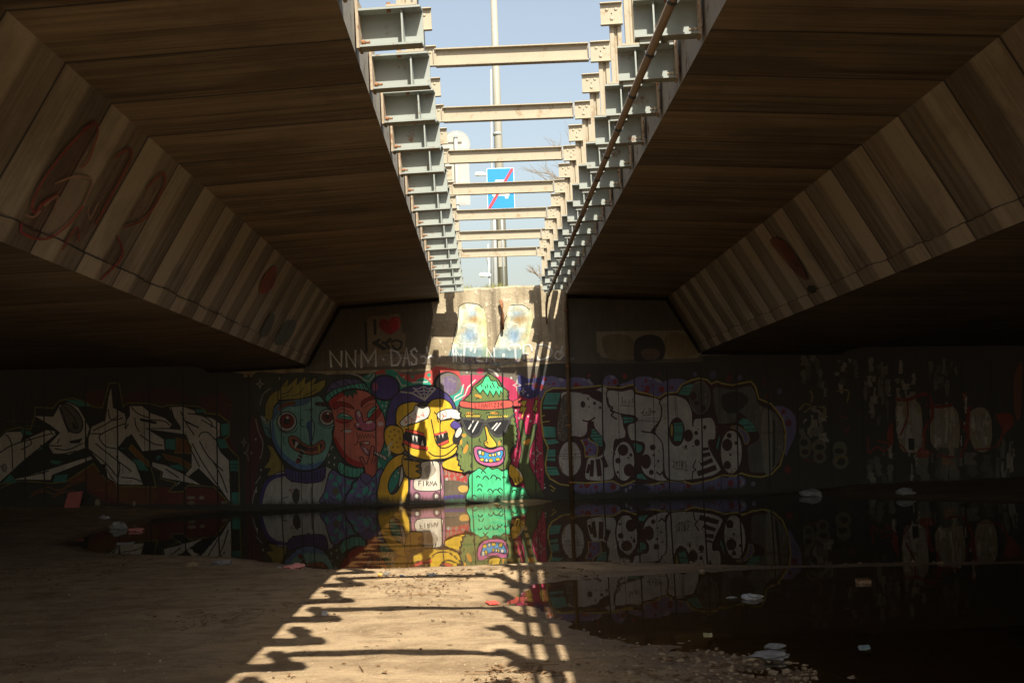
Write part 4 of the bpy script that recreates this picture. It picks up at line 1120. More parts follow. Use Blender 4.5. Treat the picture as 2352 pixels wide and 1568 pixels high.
p.fill(cA, [(912, 572), (940, 535), (990, 528), (1050, 558), (1078, 594), (1000, 590)], '60b09c', True, .2, 9); p.line(cA, [(930, 560), (1000, 565), (1060, 580)], 7); p.line(cA, [(990, 542), (1030, 555)], 12, 'b8bab0')
p.fill(cA, [(1228, 565), (1240, 510), (1300, 458), (1328, 462), (1292, 510), (1256, 568)], '60b09c', True, .2, 9); p.line(cA, [(1250, 530), (1300, 490)], 7)
p.lines(cA, [[(905, 520), (960, 480), (1040, 520)], [(1195, 480), (1240, 440), (1320, 430)], [(980, 630), (1060, 615)], [(985, 650), (1055, 640)], [(990, 668), (1040, 662)]], 6)
p.fill(cA, [(1102, 520), (1128, 493), (1170, 540), (1190, 618), (1240, 603), (1300, 610), (1322, 660), (1300, 702), (1240, 714), (1150, 702), (1110, 682), (1098, 645), (1130, 628), (1108, 580)], 'a65873', True, .25, 10)
p.ell(cA, 1148, 690, 22, 14, K, .2, 0, 20)
for e in ((1140, 535, 15, 36, -15), (1250, 622, 34, 14, -12), (1368, 640, 30, 24, 10), (1020, 710, 44, 22, 0), (1128, 645, 14, 14, 0), (1228, 835, 28, 13, -5)): p.ell(cA, e[0], e[1], e[2], e[3], 'c3b6b0', .2, 0, e[4])
p.line(cA, [(1140, 790), (1150, 745), (1165, 790), (1180, 745), (1195, 790), (1210, 745), (1225, 785), (1240, 745), (1255, 780), (1268, 742), (1285, 785), (1290, 760), (1305, 788)], 8, K, False)
p.lines(cA, [[(1115, 730), (1130, 790), (1120, 840), (1090, 865)], [(950, 715), (1010, 695), (1060, 700)], [(1140, 830), (1200, 822), (1252, 830), (1235, 858), (1180, 850), (1140, 830)]], 8)
p.fill(cA, [(1150, 850), (1200, 882), (1250, 930), (1232, 968), (1190, 930)], 'a86a80', True, .2, 8); p.line(cA, [(1200, 890), (1225, 940)], 12, 'c0b0b0')
p.fill(cA, [(1150, 1000), (1180, 988), (1212, 1060), (1240, 1000), (1268, 880), (1298, 880), (1295, 970), (1332, 955), (1335, 1060), (1332, 1130), (1270, 1205), (1212, 1172), (1198, 1090)], 'b35a4a', True, .25, 10)
p.lines(cA, [[(1270, 1050), (1290, 980)], [(1290, 1065), (1310, 1000)]], 7)
p.fill(cA, [(1180, 1150), (1270, 1185), (1265, 1230), (1225, 1270), (1155, 1210)], '5b507c', True, .3, 8)
p.fill(cA, [(1300, 918), (1442, 988), (1425, 1022), (1300, 948)], 'b9b7ae', False, .2, 7); p.lines(cA, [[(1340, 935), (1360, 975)], [(1380, 955), (1395, 1000)], [(1415, 985), (1440, 1005)]], 8)
p.line(cA, [(1450, 980), (1470, 920), (1450, 880), (1490, 840)], 24, '8fa59c', taper=True)
p.build('painted_face', 'painted red face with a ribbed cap and a cigarette')

# ---- yellow figure in a purple eared cap
p = Paint(); YL = 'd2ab26'; PU = '3f326b'
p.ell(cB, 105, 262, 158, 138, K); p.ell(cB, 105, 262, 140, 120, PU); p.ell(cB, 5, 252, 26, 46, 'a04a6a')
p.ell(cB, 755, 220, 145, 128, K, .5); p.ell(cB, 772, 225, 130, 118, '6c6460', .55); p.fill(cB, [(700, 180), (790, 140), (850, 180), (840, 290), (760, 330), (720, 260)], '6a5a78', True, .7)
p.fill(cB, [(118, 660), (128, 520), (168, 400), (240, 310), (340, 258), (480, 233), (620, 248), (700, 290), (780, 350), (835, 440), (835, 520), (700, 420), (440, 420), (330, 440), (240, 490), (222, 600), (205, 665)], PU, True, .4, 12)
W_ = 'a9a69c'
p.line(cB, [(270, 305), (390, 318), (520, 390), (632, 272)], 16, W_, False)
p.lines(cB, [[(400, 262), (440, 300), (520, 385)], [(510, 245), (520, 385)], [(590, 258), (520, 385)], [(380, 318), (430, 290), (400, 262)], [(430, 290), (470, 300), (510, 290), (555, 300), (600, 290)], [(450, 320), (485, 330), (518, 325), (550, 335)], [(400, 265), (450, 275), (510, 250), (560, 275), (595, 258), (632, 272)]], 10, W_)
p.fill(cB, [(105, 700), (160, 653), (230, 660), (300, 690), (315, 800), (285, 850), (315, 910), (260, 955), (180, 935), (118, 860), (98, 780)], 'c79f26', True, .35, 12)
for x, y in ((165, 720), (210, 760), (250, 720), (180, 800), (230, 830), (265, 790), (200, 700), (150, 770), (240, 880), (190, 880)): p.ell(cB, x, y, 15, 11, '8c7420', .3, 0, 30)
p.fill(cB, [(222, 600), (225, 500), (270, 440), (380, 408), (450, 418), (545, 432), (600, 388), (700, 373), (785, 420), (825, 490), (905, 560), (825, 610), (832, 660), (842, 760), (832, 830), (885, 840), (855, 930), (760, 995), (640, 1008), (560, 1015), (450, 995), (340, 935), (300, 850), (290, 700), (230, 650)], YL, True, .38, 12)
p.fill(cB, [(262, 622), (320, 560), (400, 500), (430, 438), (490, 470), (550, 448), (578, 500), (552, 570), (470, 612), (330, 662), (285, 662)], 'd3cfc2', True, .3, 10)
p.fill(cB, [(430, 440), (490, 425), (555, 440), (520, 475), (480, 478)], '2c2620', True, .4)
p.fill(cB, [(648, 540), (700, 500), (790, 480), (880, 500), (912, 550), (880, 592), (780, 580), (690, 602)], 'd3cfc2', True, .3, 10)
p.ell(cB, 900, 550, 16, 26, K)
p.lines(cB, [[(300, 590), (330, 610), (320, 640)], [(310, 620), (350, 615)], [(360, 560), (390, 600), (380, 640)], [(380, 590), (420, 600)], [(420, 530), (440, 560), (470, 570)], [(440, 560), (430, 600)], [(480, 545), (520, 560)], [(500, 520), (510, 555)], [(700, 530), (720, 560), (700, 590)], [(710, 550), (750, 560)], [(740, 510), (750, 540)], [(790, 560), (800, 575)]], 7, 'c64038', False)
p.fill(cB, [(318, 722), (420, 742), (512, 762), (532, 800), (532, 872), (440, 862), (340, 832), (308, 800)], '100e0c', True, .3, 6)
p.line(cB, [(322, 706), (420, 725), (512, 750)], 24, 'd64c3b'); p.line(cB, [(305, 822), (400, 868), (548, 895)], 34, 'd64c3b'); p.lines(cB, [[(318, 690), (420, 708), (510, 735)], [(300, 842), (400, 890), (548, 916)]], 8)
for t in ([(385, 758), (412, 760), (400, 822)], [(422, 765), (452, 772), (440, 832)], [(482, 862), (498, 805), (512, 866)], [(665, 745), (690, 740), (680, 800)], [(695, 738), (718, 733), (712, 790)]): pass
p.fill(cB, [(638, 742), (745, 720), (762, 760), (762, 812), (662, 852), (642, 790)], '100e0c', True, .3, 6)
for t in ([(385, 758), (412, 760), (400, 822)], [(422, 765), (452, 772), (440, 832)], [(482, 862), (498, 805), (512, 866)], [(665, 745), (690, 740), (680, 800)], [(695, 738), (718, 733), (712, 790)]): p.fill(cB, t, 'd6d2c6', False, .2)
p.line(cB, [(625, 748), (690, 740), (748, 714)], 20, 'd64c3b'); p.fill(cB, [(652, 850), (765, 800), (775, 830), (680, 874)], 'd64c3b', False, .25, 6)
p.line(cB, [(588, 590), (610, 700), (640, 830), (690, 885), (760, 882), (832, 838)], 11)
p.lines(cB, [[(560, 930), (620, 970), (720, 970), (800, 920), (870, 850)], [(620, 515), (650, 545)], [(650, 570), (665, 620)], [(690, 610), (680, 650)], [(225, 640), (245, 660)], [(330, 690), (300, 860)], [(340, 650), (440, 625), (560, 575)], [(690, 605), (800, 590)]], 10)
p.fill(cB, [(790, 650), (830, 605), (890, 640), (895, 680), (830, 690)], '51408a', True, .4, 7)
p.ell(cB, 868, 775, 52, 80, '17140f', .4, 0, 25); p.ell(cB, 875, 728, 26, 58, 'd6d2c6', .2, 0, 28)
p.fill(cB, [(718, 1040), (850, 985), (905, 1040), (925, 1110), (922, 1140), (735, 1100)], 'd2ab26', True, .55, 0)
p.line(cB, [(870, 1000), (905, 1060), (925, 1135)], 12)
p.fill(cB, [(370, 1220), (412, 1212), (430, 1325), (690, 1325), (692, 1220), (655, 1035), (690, 1030), (722, 1150), (722, 1440), (362, 1440)], '9a6878', False, .4, 8)
p.fill(cB, [(490, 1040), (655, 1032), (682, 1140), (694, 1250), (684, 1328), (432, 1330), (410, 1222), (470, 1200), (488, 1120)], 'c8bfad', True, .45, 8)
p.fill(cB, [(520, 1100), (600, 1060), (640, 1120), (600, 1180), (540, 1190)], 'a39a8a', True, .7)
p.fill(cB, [(640, 1400), (690, 1340), (722, 1345), (722, 1440), (420, 1440), (440, 1400), (380, 1350), (430, 1335)], '9a6878', False, .4)
for x in (437, 643): p.ell(cB, x, 1393, 36, 42, '8a5a6a', .3, 9); p.ell(cB, x, 1393, 20, 26, 'd0cabb', .2, 6)
text(p, cB, 'FIRMA', 455, 1237, 195, 48, 8, '17140f', .2, -.01)
p.fill(cB, [(272, 1090), (300, 1100), (285, 1280), (248, 1292), (262, 1180)], 'c4c2ba', True, .3, 8)
p.fill(cB, [(45, 1455), (45, 1250), (88, 1130), (150, 1030), (230, 970), (310, 955), (335, 1010), (290, 1060), (220, 1110), (160, 1200), (140, 1300), (172, 1372), (235, 1340), (285, 1240), (305, 1190), (352, 1212), (352, 1330), (325, 1440), (300, 1465)], 'cfa524', True, .3, 12)
p.fill(cB, [(282, 1020), (310, 966), (352, 985), (362, 1020), (440, 1030), (482, 1055), (430, 1078), (484, 1108), (430, 1130), (482, 1160), (470, 1192), (400, 1212), (330, 1182), (300, 1120)], 'b08c24', True, .3, 11)
p.fill(cB, [(352, 880), (385, 995), (335, 995)], '15120e', False, .2); p.line(cB, [(352, 910), (350, 970)], 8, 'c4c2ba'); p.line(cB, [(305, 1005), (400, 1010)], 22)
p.lines(cB, [[(440, 1020), (540, 1025), (640, 1020), (740, 1000), (800, 985)], [(600, 1030), (612, 1070)], [(575, 1035), (580, 1060)]], 10)
p.line(cB, [(140, 970), (155, 930), (140, 880), (185, 830)], 24, 'a9b0a0', taper=True)
p.build('painted_figure', 'painted yellow figure in a purple cap with FIRMA on its shirt')

# ---- green figure with dark glasses
p = Paint(); OL = '61703a'; MI = '48c486'
p.fill(cB, [(1530, 900), (1505, 640), (1530, 590), (1560, 640), (1572, 745), (1620, 745), (1640, 660), (1690, 640), (1680, 740), (1640, 850), (1612, 950), (1622, 1080), (1682, 1200), (1752, 1350), (1765, 1425), (1590, 1425), (1560, 1250), (1500, 1100)], '4c5a30', True, .25, 9)
p.fill(cB, [(1555, 830), (1615, 790), (1620, 830), (1580, 860)], 'c98a2a', True, .4)
for b in ([(1530, 400), (1592, 388), (1562, 468), (1592, 460), (1530, 592), (1545, 500), (1512, 520)], [(1668, 400), (1702, 385), (1687, 468), (1702, 470), (1652, 592), (1668, 505), (1648, 500)]): p.fill(cB, b, 'cdbb45', False, .25, 7)
wob = []
head = [(880, 470), (940, 380), (1000, 320), (1020, 255), (1080, 205), (1150, 140), (1190, 112), (1245, 145), (1295, 185), (1335, 255), (1392, 300), (1395, 390), (1445, 480), (1465, 600), (1485, 720), (1472, 850), (1432, 905), (1415, 960), (1425, 1085), (1380, 1115), (1000, 1130), (940, 1150), (880, 1060), (860, 900), (905, 760), (915, 600)]
hs = spline(head, True, 8); cx0 = 1180; cy0 = 650
bump_ = [(x + 9 * math.sin(i * 1.9) * (1 if x > cx0 else -1) , y + 7 * math.sin(i * 1.9)) for i, (x, y) in enumerate(hs)]
p.fill(cB, bump_, OL, False, .3, 13)
for e in ((950, 900, 20, 50, 20), (930, 760, 24, 18, 0), (1080, 350, 40, 16, 20), (1250, 525, 44, 12, 0), (990, 530, 40, 14, 0), (1300, 840, 14, 24, 0), (900, 830, 12, 30, 10)): p.ell(cB, e[0], e[1], e[2], e[3], 'c0862e', .6, 0, e[4])
p.lines(cB, [[(1060, 380), (1075, 365), (1090, 375)], [(1160, 530), (1180, 515), (1200, 525)], [(1255, 525), (1275, 515), (1295, 530)], [(1095, 790), (1090, 810), (1105, 830)], [(1310, 800), (1325, 815), (1310, 830)], [(900, 870), (915, 890), (910, 920)], [(1010, 1050), (1000, 1080), (1015, 1095)], [(1430, 830), (1450, 850)], [(1440, 740), (1462, 755)], [(1420, 650), (1450, 660)], [(960, 820), (975, 850)], [(990, 930), (1000, 960)], [(890, 960), (905, 990)], [(1250, 330), (1265, 320)]], 9)
p.fill(cB, [(1048, 262), (1120, 210), (1152, 148), (1185, 135), (1215, 190), (1270, 188), (1292, 240), (1338, 262), (1342, 335), (1312, 292), (1302, 355), (1265, 292), (1240, 355), (1200, 292), (1180, 350), (1130, 282), (1100, 325)], MI, False, .3, 10)
p.lines(cB, [[(1110, 230), (1120, 250)], [(1170, 225), (1180, 260)], [(1225, 210), (1250, 260)], [(1150, 240), (1160, 270)], [(1205, 240), (1215, 270)], [(1280, 250), (1290, 270)]], 9)
p.fill(cB, [(1430, 410), (1562, 345), (1495, 410), (1555, 452), (1450, 455)], 'c84a48', False, .3, 8)
p.fill(cB, [(900, 398), (1030, 415), (1200, 405), (1412, 393), (1432, 462), (1300, 482), (1150, 490), (1000, 476), (893, 455)], 'dc584a', True, .3, 10)
text(p, cB, 'LIMAN1234', 1045, 420, 290, 48, 6.5, '1a1210', .42, -.02)
zz = lambda x0, x1, y, n, a: [(x0 + (x1 - x0) * i / n, y + (a if i % 2 else -a)) for i in range(n + 1)]
p.line(cB, zz(945, 1105, 556, 14, 11), 22, '17140c', False); p.line(cB, zz(950, 1100, 556, 14, 9), 9, 'cdb540', False)
p.line(cB, zz(1178, 1330, 568, 14, 11), 22, '17140c', False); p.line(cB, zz(1184, 1325, 568, 14, 9), 9, 'cdb540', False)
p.line(cB, zz(1345, 1385, 560, 4, 8), 9, 'cdb540', False)
for L in ([(922, 588), (1132, 600), (1122, 680), (1085, 752), (1020, 772), (960, 722), (930, 660)], [(1172, 602), (1398, 588), (1385, 680), (1335, 752), (1265, 765), (1208, 705)]): p.fill(cB, L, '15151a', True, .2, 26, '45443f'); p.line(cB, L, 5, K, True, True)
p.line(cB, [(905, 580), (1040, 600), (1150, 615), (1260, 600), (1400, 580), (1445, 540)], 20, '45443f')
p.lines(cB, [[(1028, 608), (980, 692)], [(1080, 612), (1015, 728)], [(1278, 630), (1225, 690)], [(1312, 628), (1250, 706)]], 14, 'cbc9c2', False)
p.fill(cB, [(1148, 665), (1175, 678), (1202, 750), (1262, 830), (1268, 872), (1200, 888), (1150, 862), (1143, 822), (1170, 800)], 'd5b034', True, .25, 10)
p.line(cB, [(1150, 840), (1175, 825), (1180, 850)], 7)
p.fill(cB, [(1032, 900), (1078, 868), (1150, 890), (1230, 902), (1310, 873), (1355, 900), (1355, 1000), (1312, 1062), (1220, 1083), (1120, 1062), (1055, 1010)], 'b8608c', True, .25, 11)
p.fill(cB, [(1068, 922), (1110, 908), (1200, 942), (1332, 914), (1322, 1000), (1270, 1032), (1150, 1036), (1100, 1000)], '3a8dc0', True, .2, 9)
for x, y, rx, ry, c in ((1097, 936, 16, 24, 'd6d2c2'), (1128, 946, 16, 22, 'cfae38'), (1205, 966, 16, 15, 'cfae38'), (1235, 962, 11, 16, 'd6d2c2'), (1258, 958, 11, 20, 'cfae38'), (1296, 946, 17, 22, 'd6d2c2'), (1120, 1010, 22, 18, 'cfae38'), (1167, 1018, 14, 18, 'd6d2c2'), (1212, 1020, 24, 20, 'cfae38'), (1284, 1008, 24, 18, 'cfae38')): p.ell(cB, x, y, rx, ry, c, .15, 6)
beard = [(985, 1180), (1045, 1130), (1090, 1098), (1130, 1120), (1180, 1085), (1230, 1112), (1280, 1098), (1330, 1130), (1385, 1110), (1402, 1200), (1440, 1290), (1550, 1300), (1592, 1370), (1592, 1428), (1000, 1445), (985, 1300)]
p.fill(cB, beard, MI, True, .4, 9)
for x, y, r in ((1160, 1200, 32), (1245, 1190, 34), (1290, 1210, 26), (1135, 1140, 22), (1100, 1280, 26), (1095, 1325, 22), (1205, 1330, 26), (1270, 1340, 40), (1310, 1320, 24), (1460, 1340, 26), (1420, 1220, 20), (1540, 1320, 22), (1080, 1190, 18), (1350, 1195, 16), (1545, 1390, 26), (1040, 1390, 20), (1300, 1395, 22)):
    p.line(cB, [(x - r, y + r * .5), (x - r * .6, y - r * .3), (x + r * .2, y - r * .4), (x + r, y + r * .5)], 10)
for i in range(7): p.ell(cB, 1010 + i * 62, 1128 - (i % 2) * 14 + abs(i - 3) * 4, 24, 10, K, .3) if False else None
p.fill(cB, [(1410, 1058), (1470, 1090), (1532, 1150), (1552, 1220), (1522, 1252), (1492, 1272), (1462, 1272), (1430, 1212), (1398, 1160)], 'd2ab2c', True, .25, 10)
p.lines(cB, [[(1462, 1200), (1478, 1262)], [(1490, 1190), (1508, 1250)]], 8); p.line(cB, [(1480, 1105), (1515, 1145), (1528, 1195)], 12, 'd8d2bc')
for i in range(11):
    x = 1690 + 6 * math.sin(i * 2) + (i - 4) * 8 * (1 if i > 4 else 0); y = 680 + i * 66
    p.line(cB, [(x - 8, y - 18), (x + 10, y), (x - 6, y + 18)], 8)
p.build('painted_figure', 'painted green figure with dark glasses and a red headband')
# ---- grey bubble lettering on purple clouds
MR = '361215'; SV = 'b9b7b3'; TE = '459084'; YO = 'a99a48'; PC = '67628e'
D2 = lambda pts: [(x + 1426, y) for x, y in pts]
p = Paint()
p.fill(cC, [(165, 330), (200, 200), (300, 152), (400, 180), (480, 182), (560, 168), (680, 180), (790, 250), (700, 330), (300, 400), (190, 420)], PC, True, .35)
p.fill(cC, [(890, 250), (905, 180), (960, 138), (1030, 160), (1060, 240), (960, 290)], PC, True, .4)
p.fill(cC, [(1080, 260), (1180, 215), (1300, 162), (1440, 165), (1540, 230), (1640, 190), (1800, 190), (1880, 250), (1760, 340), (1530, 420), (1280, 340)], PC, True, .35)
for x, y, rx, ry in ((700, 1425, 150, 75), (930, 1415, 150, 70), (1180, 1425, 130, 55), (1450, 1430, 130, 60), (1700, 1420, 150, 62), (1950, 1400, 150, 70), (2200, 1375, 150, 80), (2400, 1360, 120, 75)): p.ell(cC, x, y, rx, ry, PC, .5)
p.fill(cD, [(1400, 520), (1520, 500), (1650, 600), (1660, 800), (1600, 950), (1540, 1050), (1500, 700)], PC, True, .4)
p.fill(cC, [(1080, 1420), (1250, 1390), (1420, 1420), (1380, 1480), (1150, 1500)], '2f2c45', True, .4)
for x, y, r in ((230, 187, 22), (120, 262, 30), (190, 280, 30), (330, 240, 15), (275, 245, 10), (585, 262, 30), (637, 253, 11), (730, 147, 16), (105, 155, 18), (1140, 155, 26), (1025, 220, 28), (960, 235, 14), (1378, 208, 18), (1397, 290, 28), (1336, 268, 10), (1446, 248, 10), (1560, 305, 32), (1675, 282, 16), (1380, 350, 40), (640, 1412, 18), (707, 1385, 36), (808, 1418, 20), (1005, 1412, 32), (745, 1444, 7), (1580, 1408, 18), (1540, 1435, 12), (1865, 1400, 30), (2345, 1375, 34), (2130, 1430, 20), (2450, 1360, 16), (2205, 1390, 12)): p.ell(cC, x, y, r, r * 1.12, '7d1f26', .3)
for x, y, rx, ry, ro in ((410, 195, 32, 20, 20), (740, 220, 16, 40, -35), (675, 193, 14, 12, 0), (995, 165, 24, 14, 20), (1520, 205, 48, 16, 25), (1430, 182, 18, 10, 10), (1060, 1430, 12, 32, 20), (1153, 1455, 14, 26, 0), (1200, 1422, 14, 22, 30), (2475, 1390, 22, 48, 20), (2598, 1380, 18, 26, 0)): p.ell(cC, x, y, rx, ry, '8d8ca0', .45, 0, ro)
for x, y, r, c in ((100, 128, 20, '5a1a1c'), (515, 130, 22, '58557a'), (718, 138, 38, '474463'), (905, 180, 36, '5a1a1c'), (1025, 170, 26, '58557a'), (1305, 225, 30, '4a1618'), (1477, 325, 28, '554a68'), (1345, 380, 34, '5a1a1c'), (1570, 1215, 36, '6a1c20'), (1580, 685, 34, '64203a'), (1180, 1380, 22, '6c6a80'), (1520, 560, 24, '64203a')): p.ell(cD, x, y, r, r * 1.25, c, .35)
OUT = [(190, 430), (235, 330), (320, 290), (500, 292), (700, 278), (862, 260), (960, 278), (1100, 285), (1160, 265), (1240, 248), (1272, 330), (1390, 352), (1524, 402), (1600, 348), (1736, 335), (1786, 250), (1896, 200), (1986, 178), (2076, 195), (2126, 242), (2186, 213), (2256, 240), (2366, 256), (2486, 230), (2576, 213), (2626, 270), (2666, 410), (2806, 470), (2866, 540), (2936, 640), (2973, 800), (2958, 1000), (2906, 1170), (2806, 1272), (2696, 1302), (2566, 1290), (2466, 1258), (2386, 1292), (2256, 1280), (2126, 1332), (1906, 1382), (1806, 1352), (1626, 1350), (1446, 1388), (1250, 1345), (1110, 1402), (1000, 1348), (700, 1372), (560, 1362), (530, 1402), (400, 1385), (285, 1320), (245, 1250), (232, 1150), (265, 970), (212, 850), (186, 640), (180, 520)]
p.fill(cC, OUT, MR, False, .3); p.line(cC, OUT, 17, YO, False, True, .3)
p.lines(cC, [[(185, 610), (222, 600)], [(175, 680), (275, 668)], [(205, 290), (245, 255)], [(225, 300), (290, 262)], [(285, 1395), (345, 1440)], [(300, 1450), (330, 1465)], [(0, 245), (85, 238)]], 12, YO)
for q in ([(245, 345), (408, 345), (372, 480), (202, 480)], [(205, 500), (362, 498), (358, 528), (205, 528)], [(205, 725), (345, 735), (350, 850), (225, 850)], [(235, 880), (345, 870), (392, 912), (260, 935)], [(262, 990), (350, 990), (345, 1072), (252, 1072)], [(250, 1090), (345, 1088), (342, 1122), (245, 1112)], [(242, 1185), (360, 1188), (395, 1280), (270, 1282)], [(738, 752), (788, 758), (880, 850), (895, 955), (830, 945), (728, 820)]): p.fill(cC, q, TE, False, .25)
for y in (372, 395, 420, 442, 760, 790, 815, 838, 895, 1015, 1040, 1215, 1250): p.line(cC, [(248, y), (362 if y < 900 else 350, y - 4)], 4, '1c4a44')
p.lines(cC, [[(735, 785), (830, 780)], [(735, 815), (860, 808)], [(740, 850), (880, 845)], [(800, 890), (892, 885)], [(200, 488), (362, 490)], [(210, 858), (350, 856)], [(245, 1210), (360, 1205)], [(800, 925), (890, 920)]], 8, MR)
p.fill(cC, [(640, 880), (715, 852), (745, 890), (825, 935), (830, 1000), (818, 1060), (690, 1072), (680, 960)], PC, False, .25, 13, YO)
for x, y, r in ((697, 915, 24), (742, 997, 15), (752, 938, 8), (705, 1030, 20), (798, 1015, 8)): p.ell(cC, x, y, r, r * 1.2, '7d1f26')
S1 = [(440, 335), (700, 350), (780, 335), (862, 285), (930, 290), (935, 400), (955, 490), (1000, 545), (1095, 590), (1120, 720), (1150, 835), (1040, 880), (1010, 980), (1000, 1150), (1010, 1300), (900, 1340), (740, 1335), (688, 1300), (700, 1180), (730, 1085), (860, 1062), (918, 960), (890, 860), (800, 740), (780, 670), (715, 680), (700, 800), (620, 850), (450, 865), (380, 870), (370, 760), (390, 560), (415, 430)]
p.fill(cC, S1, SV, True, .68)
p.fill(cC, [(640, 352), (850, 320), (880, 450), (840, 440), (760, 400), (720, 365)], MR, True, .4)
p.fill(cC, [(380, 870), (370, 760), (390, 560), (430, 380), (500, 400), (490, 850)], '4f4b44', True, .75)
S2 = [(950, 312), (1100, 322), (1222, 300), (1262, 352), (1400, 382), (1522, 412), (1552, 500), (1542, 650), (1440, 785), (1520, 830), (1582, 960), (1582, 1240), (1642, 1330), (1540, 1352), (1400, 1302), (1332, 1220), (1320, 1100), (1362, 980), (1340, 910), (1205, 885), (1165, 720), (1278, 655), (1235, 605), (1110, 588), (1010, 555), (950, 490), (930, 400)]
p.fill(cC, S2, SV, True, .55, 15, MR)
p.fill(cC, [(1090, 588), (1125, 600), (1240, 620), (1275, 655), (1240, 690), (1160, 705), (1175, 820), (1200, 890), (1130, 880), (1145, 800), (1120, 680)], MR, True, .25)
p.fill(cC, [(1113, 618), (1230, 628), (1242, 660), (1200, 680), (1130, 690)], TE, False, .25); p.line(cC, [(1125, 652), (1235, 650)], 8, MR)
p.fill(cC, [(1200, 885), (1300, 895), (1365, 945), (1355, 1010), (1310, 1080), (1300, 1240), (1400, 1320), (1430, 1380), (1250, 1340), (1250, 1100), (1220, 960)], MR, True, .25)
p.fill(cC, [(1238, 918), (1310, 935), (1335, 965), (1320, 1010), (1270, 1015)], TE, True, .25); p.fill(cC, [(1262, 1280), (1330, 1262), (1392, 1335), (1260, 1310)], TE, False, .25)
p.lines(cC, [[(1330, 782), (1440, 795), (1500, 760), (1545, 640)], [(1440, 795), (1520, 840), (1575, 930)], [(1572, 930), (1590, 955), (1570, 975), (1582, 1010)], [(940, 400), (955, 480), (1000, 515), (975, 545), (1010, 570), (985, 600), (1045, 645)], [(660, 655), (720, 668), (800, 625)], [(1500, 1245), (1540, 1275), (1580, 1235), (1582, 1290), (1640, 1340)]], 17, MR)
p.lines(cC, [[(740, 670), (735, 820), (640, 860), (560, 850), (500, 870)]], 34, MR)
p.ell(cC, 513, 1095, 132, 205, SV, .75, 13, 0, MR); p.ell(cC, 1128, 1122, 124, 228, SV, .5, 15, 0, MR)
p.fill(cC, [(1005, 1000), (1015, 890), (1045, 865), (1070, 890), (1050, 930)], MR, True, .2)
for x, y, rx, ry in ((1117, 995, 60, 65), (1060, 1115, 31, 33), (1185, 1222, 60, 72), (1206, 1050, 17, 20), (1177, 1085, 11, 11), (1057, 1247, 14, 15), (1023, 1042, 9, 10), (1455, 965, 33, 33), (1378, 1125, 58, 84), (1440, 1248, 28, 30), (1468, 1052, 15, 15), (1526, 1008, 8, 8), (1586, 1085, 12, 12), (1520, 1120, 12, 12), (1480, 1175, 9, 10), (1572, 1163, 6, 6), (1528, 1192, 6, 6), (660, 475, 27, 38), (793, 463, 17, 20), (856, 512, 15, 15), (720, 410, 11, 12), (730, 503, 9, 10)): p.ell(cC, x, y, rx, ry, MR, .25)
for q, w in (([(735, 1165), (712, 1250)], 38), ([(768, 1120), (758, 1285)], 44), ([(832, 1110), (850, 1280)], 54), ([(888, 1085), (925, 1180)], 48)): p.line(cC, q, w, MR)
p.lines(cC, [[(385, 1045), (660, 1035)], [(385, 1065), (650, 1075)], [(420, 1098), (560, 1085)], [(1280, 648), (1530, 665)], [(1275, 665), (1520, 675)], [(1378, 632), (1525, 636)]], 5, MR)
p.lines(cC, [[(1108, 390), (1112, 470)], [(1085, 495), (1110, 485), (1130, 495), (1150, 485), (1175, 495), (1200, 488)], [(1215, 488), (1238, 500)], [(1232, 405), (1222, 425), (1235, 440), (1220, 465)], [(1318, 575), (1350, 560), (1335, 585), (1365, 525)], [(1380, 560), (1378, 580), (1395, 560)], [(1412, 520), (1415, 585)], [(1430, 515), (1432, 580), (1455, 560), (1435, 550)], [(1455, 545), (1470, 575), (1485, 550), (1460, 560)], [(1340, 605), (1360, 590), (1375, 605), (1395, 592), (1415, 600), (1432, 590)]], 7, MR)
for y in (433, 450, 465): p.lines(cC, [[(1125, y), (1155, y - 2)], [(1175, y), (1203, y - 2)]], 6, MR)
# third and fourth letters
p.fill(cD, [(110, 440), (200, 372), (310, 376), (420, 430), (480, 560), (485, 720), (505, 640), (600, 630), (700, 625), (745, 720), (742, 868), (672, 882), (682, 980), (800, 1190), (800, 1232), (700, 1292), (480, 1332), (260, 1342), (165, 1260), (150, 1000), (130, 900), (62, 812), (62, 760), (122, 640), (132, 520)], SV, True, .62, 14, MR)
p.fill(cD, [(440, 400), (490, 560), (640, 620), (740, 640), (760, 720), (900, 740), (1000, 680), (960, 560), (730, 620), (700, 560), (620, 590), (520, 540), (470, 440)], MR, True, .3)
p.ell(cD, 305, 787, 92, 165, MR, .2); p.fill(cD, [(270, 690), (365, 682), (378, 780), (352, 892), (268, 888), (278, 790)], TE, False, .25); p.ell(cD, 247, 770, 13, 70, YO)
p.lines(cD, [[(272, 715), (372, 705)], [(278, 800), (372, 795)], [(276, 822), (372, 818)]], 8, MR)
for x, y, rx, ry in ((435, 830, 52, 70), (525, 800, 22, 25), (535, 910, 32, 40), (407, 957, 15, 20), (490, 950, 9, 10), (622, 735, 17, 24), (547, 758, 8, 8)): p.ell(cD, x, y, rx, ry, MR, .25)
for q, w in (([(612, 985), (660, 978)], 34), ([(605, 1055), (675, 1040)], 46), ([(590, 1160), (700, 1112)], 50), ([(555, 1260), (740, 1195)], 62)): p.line(cD, q, w, MR)
p.lines(cD, [[(278, 385), (300, 640)], [(292, 390), (318, 640)]], 5, MR)
p.lines(cD, [[(480, 1320), (485, 1250), (520, 1215), (490, 1190), (520, 1110)], [(75, 1245), (120, 1275), (160, 1235), (165, 1280), (210, 1330)]], 13, MR)
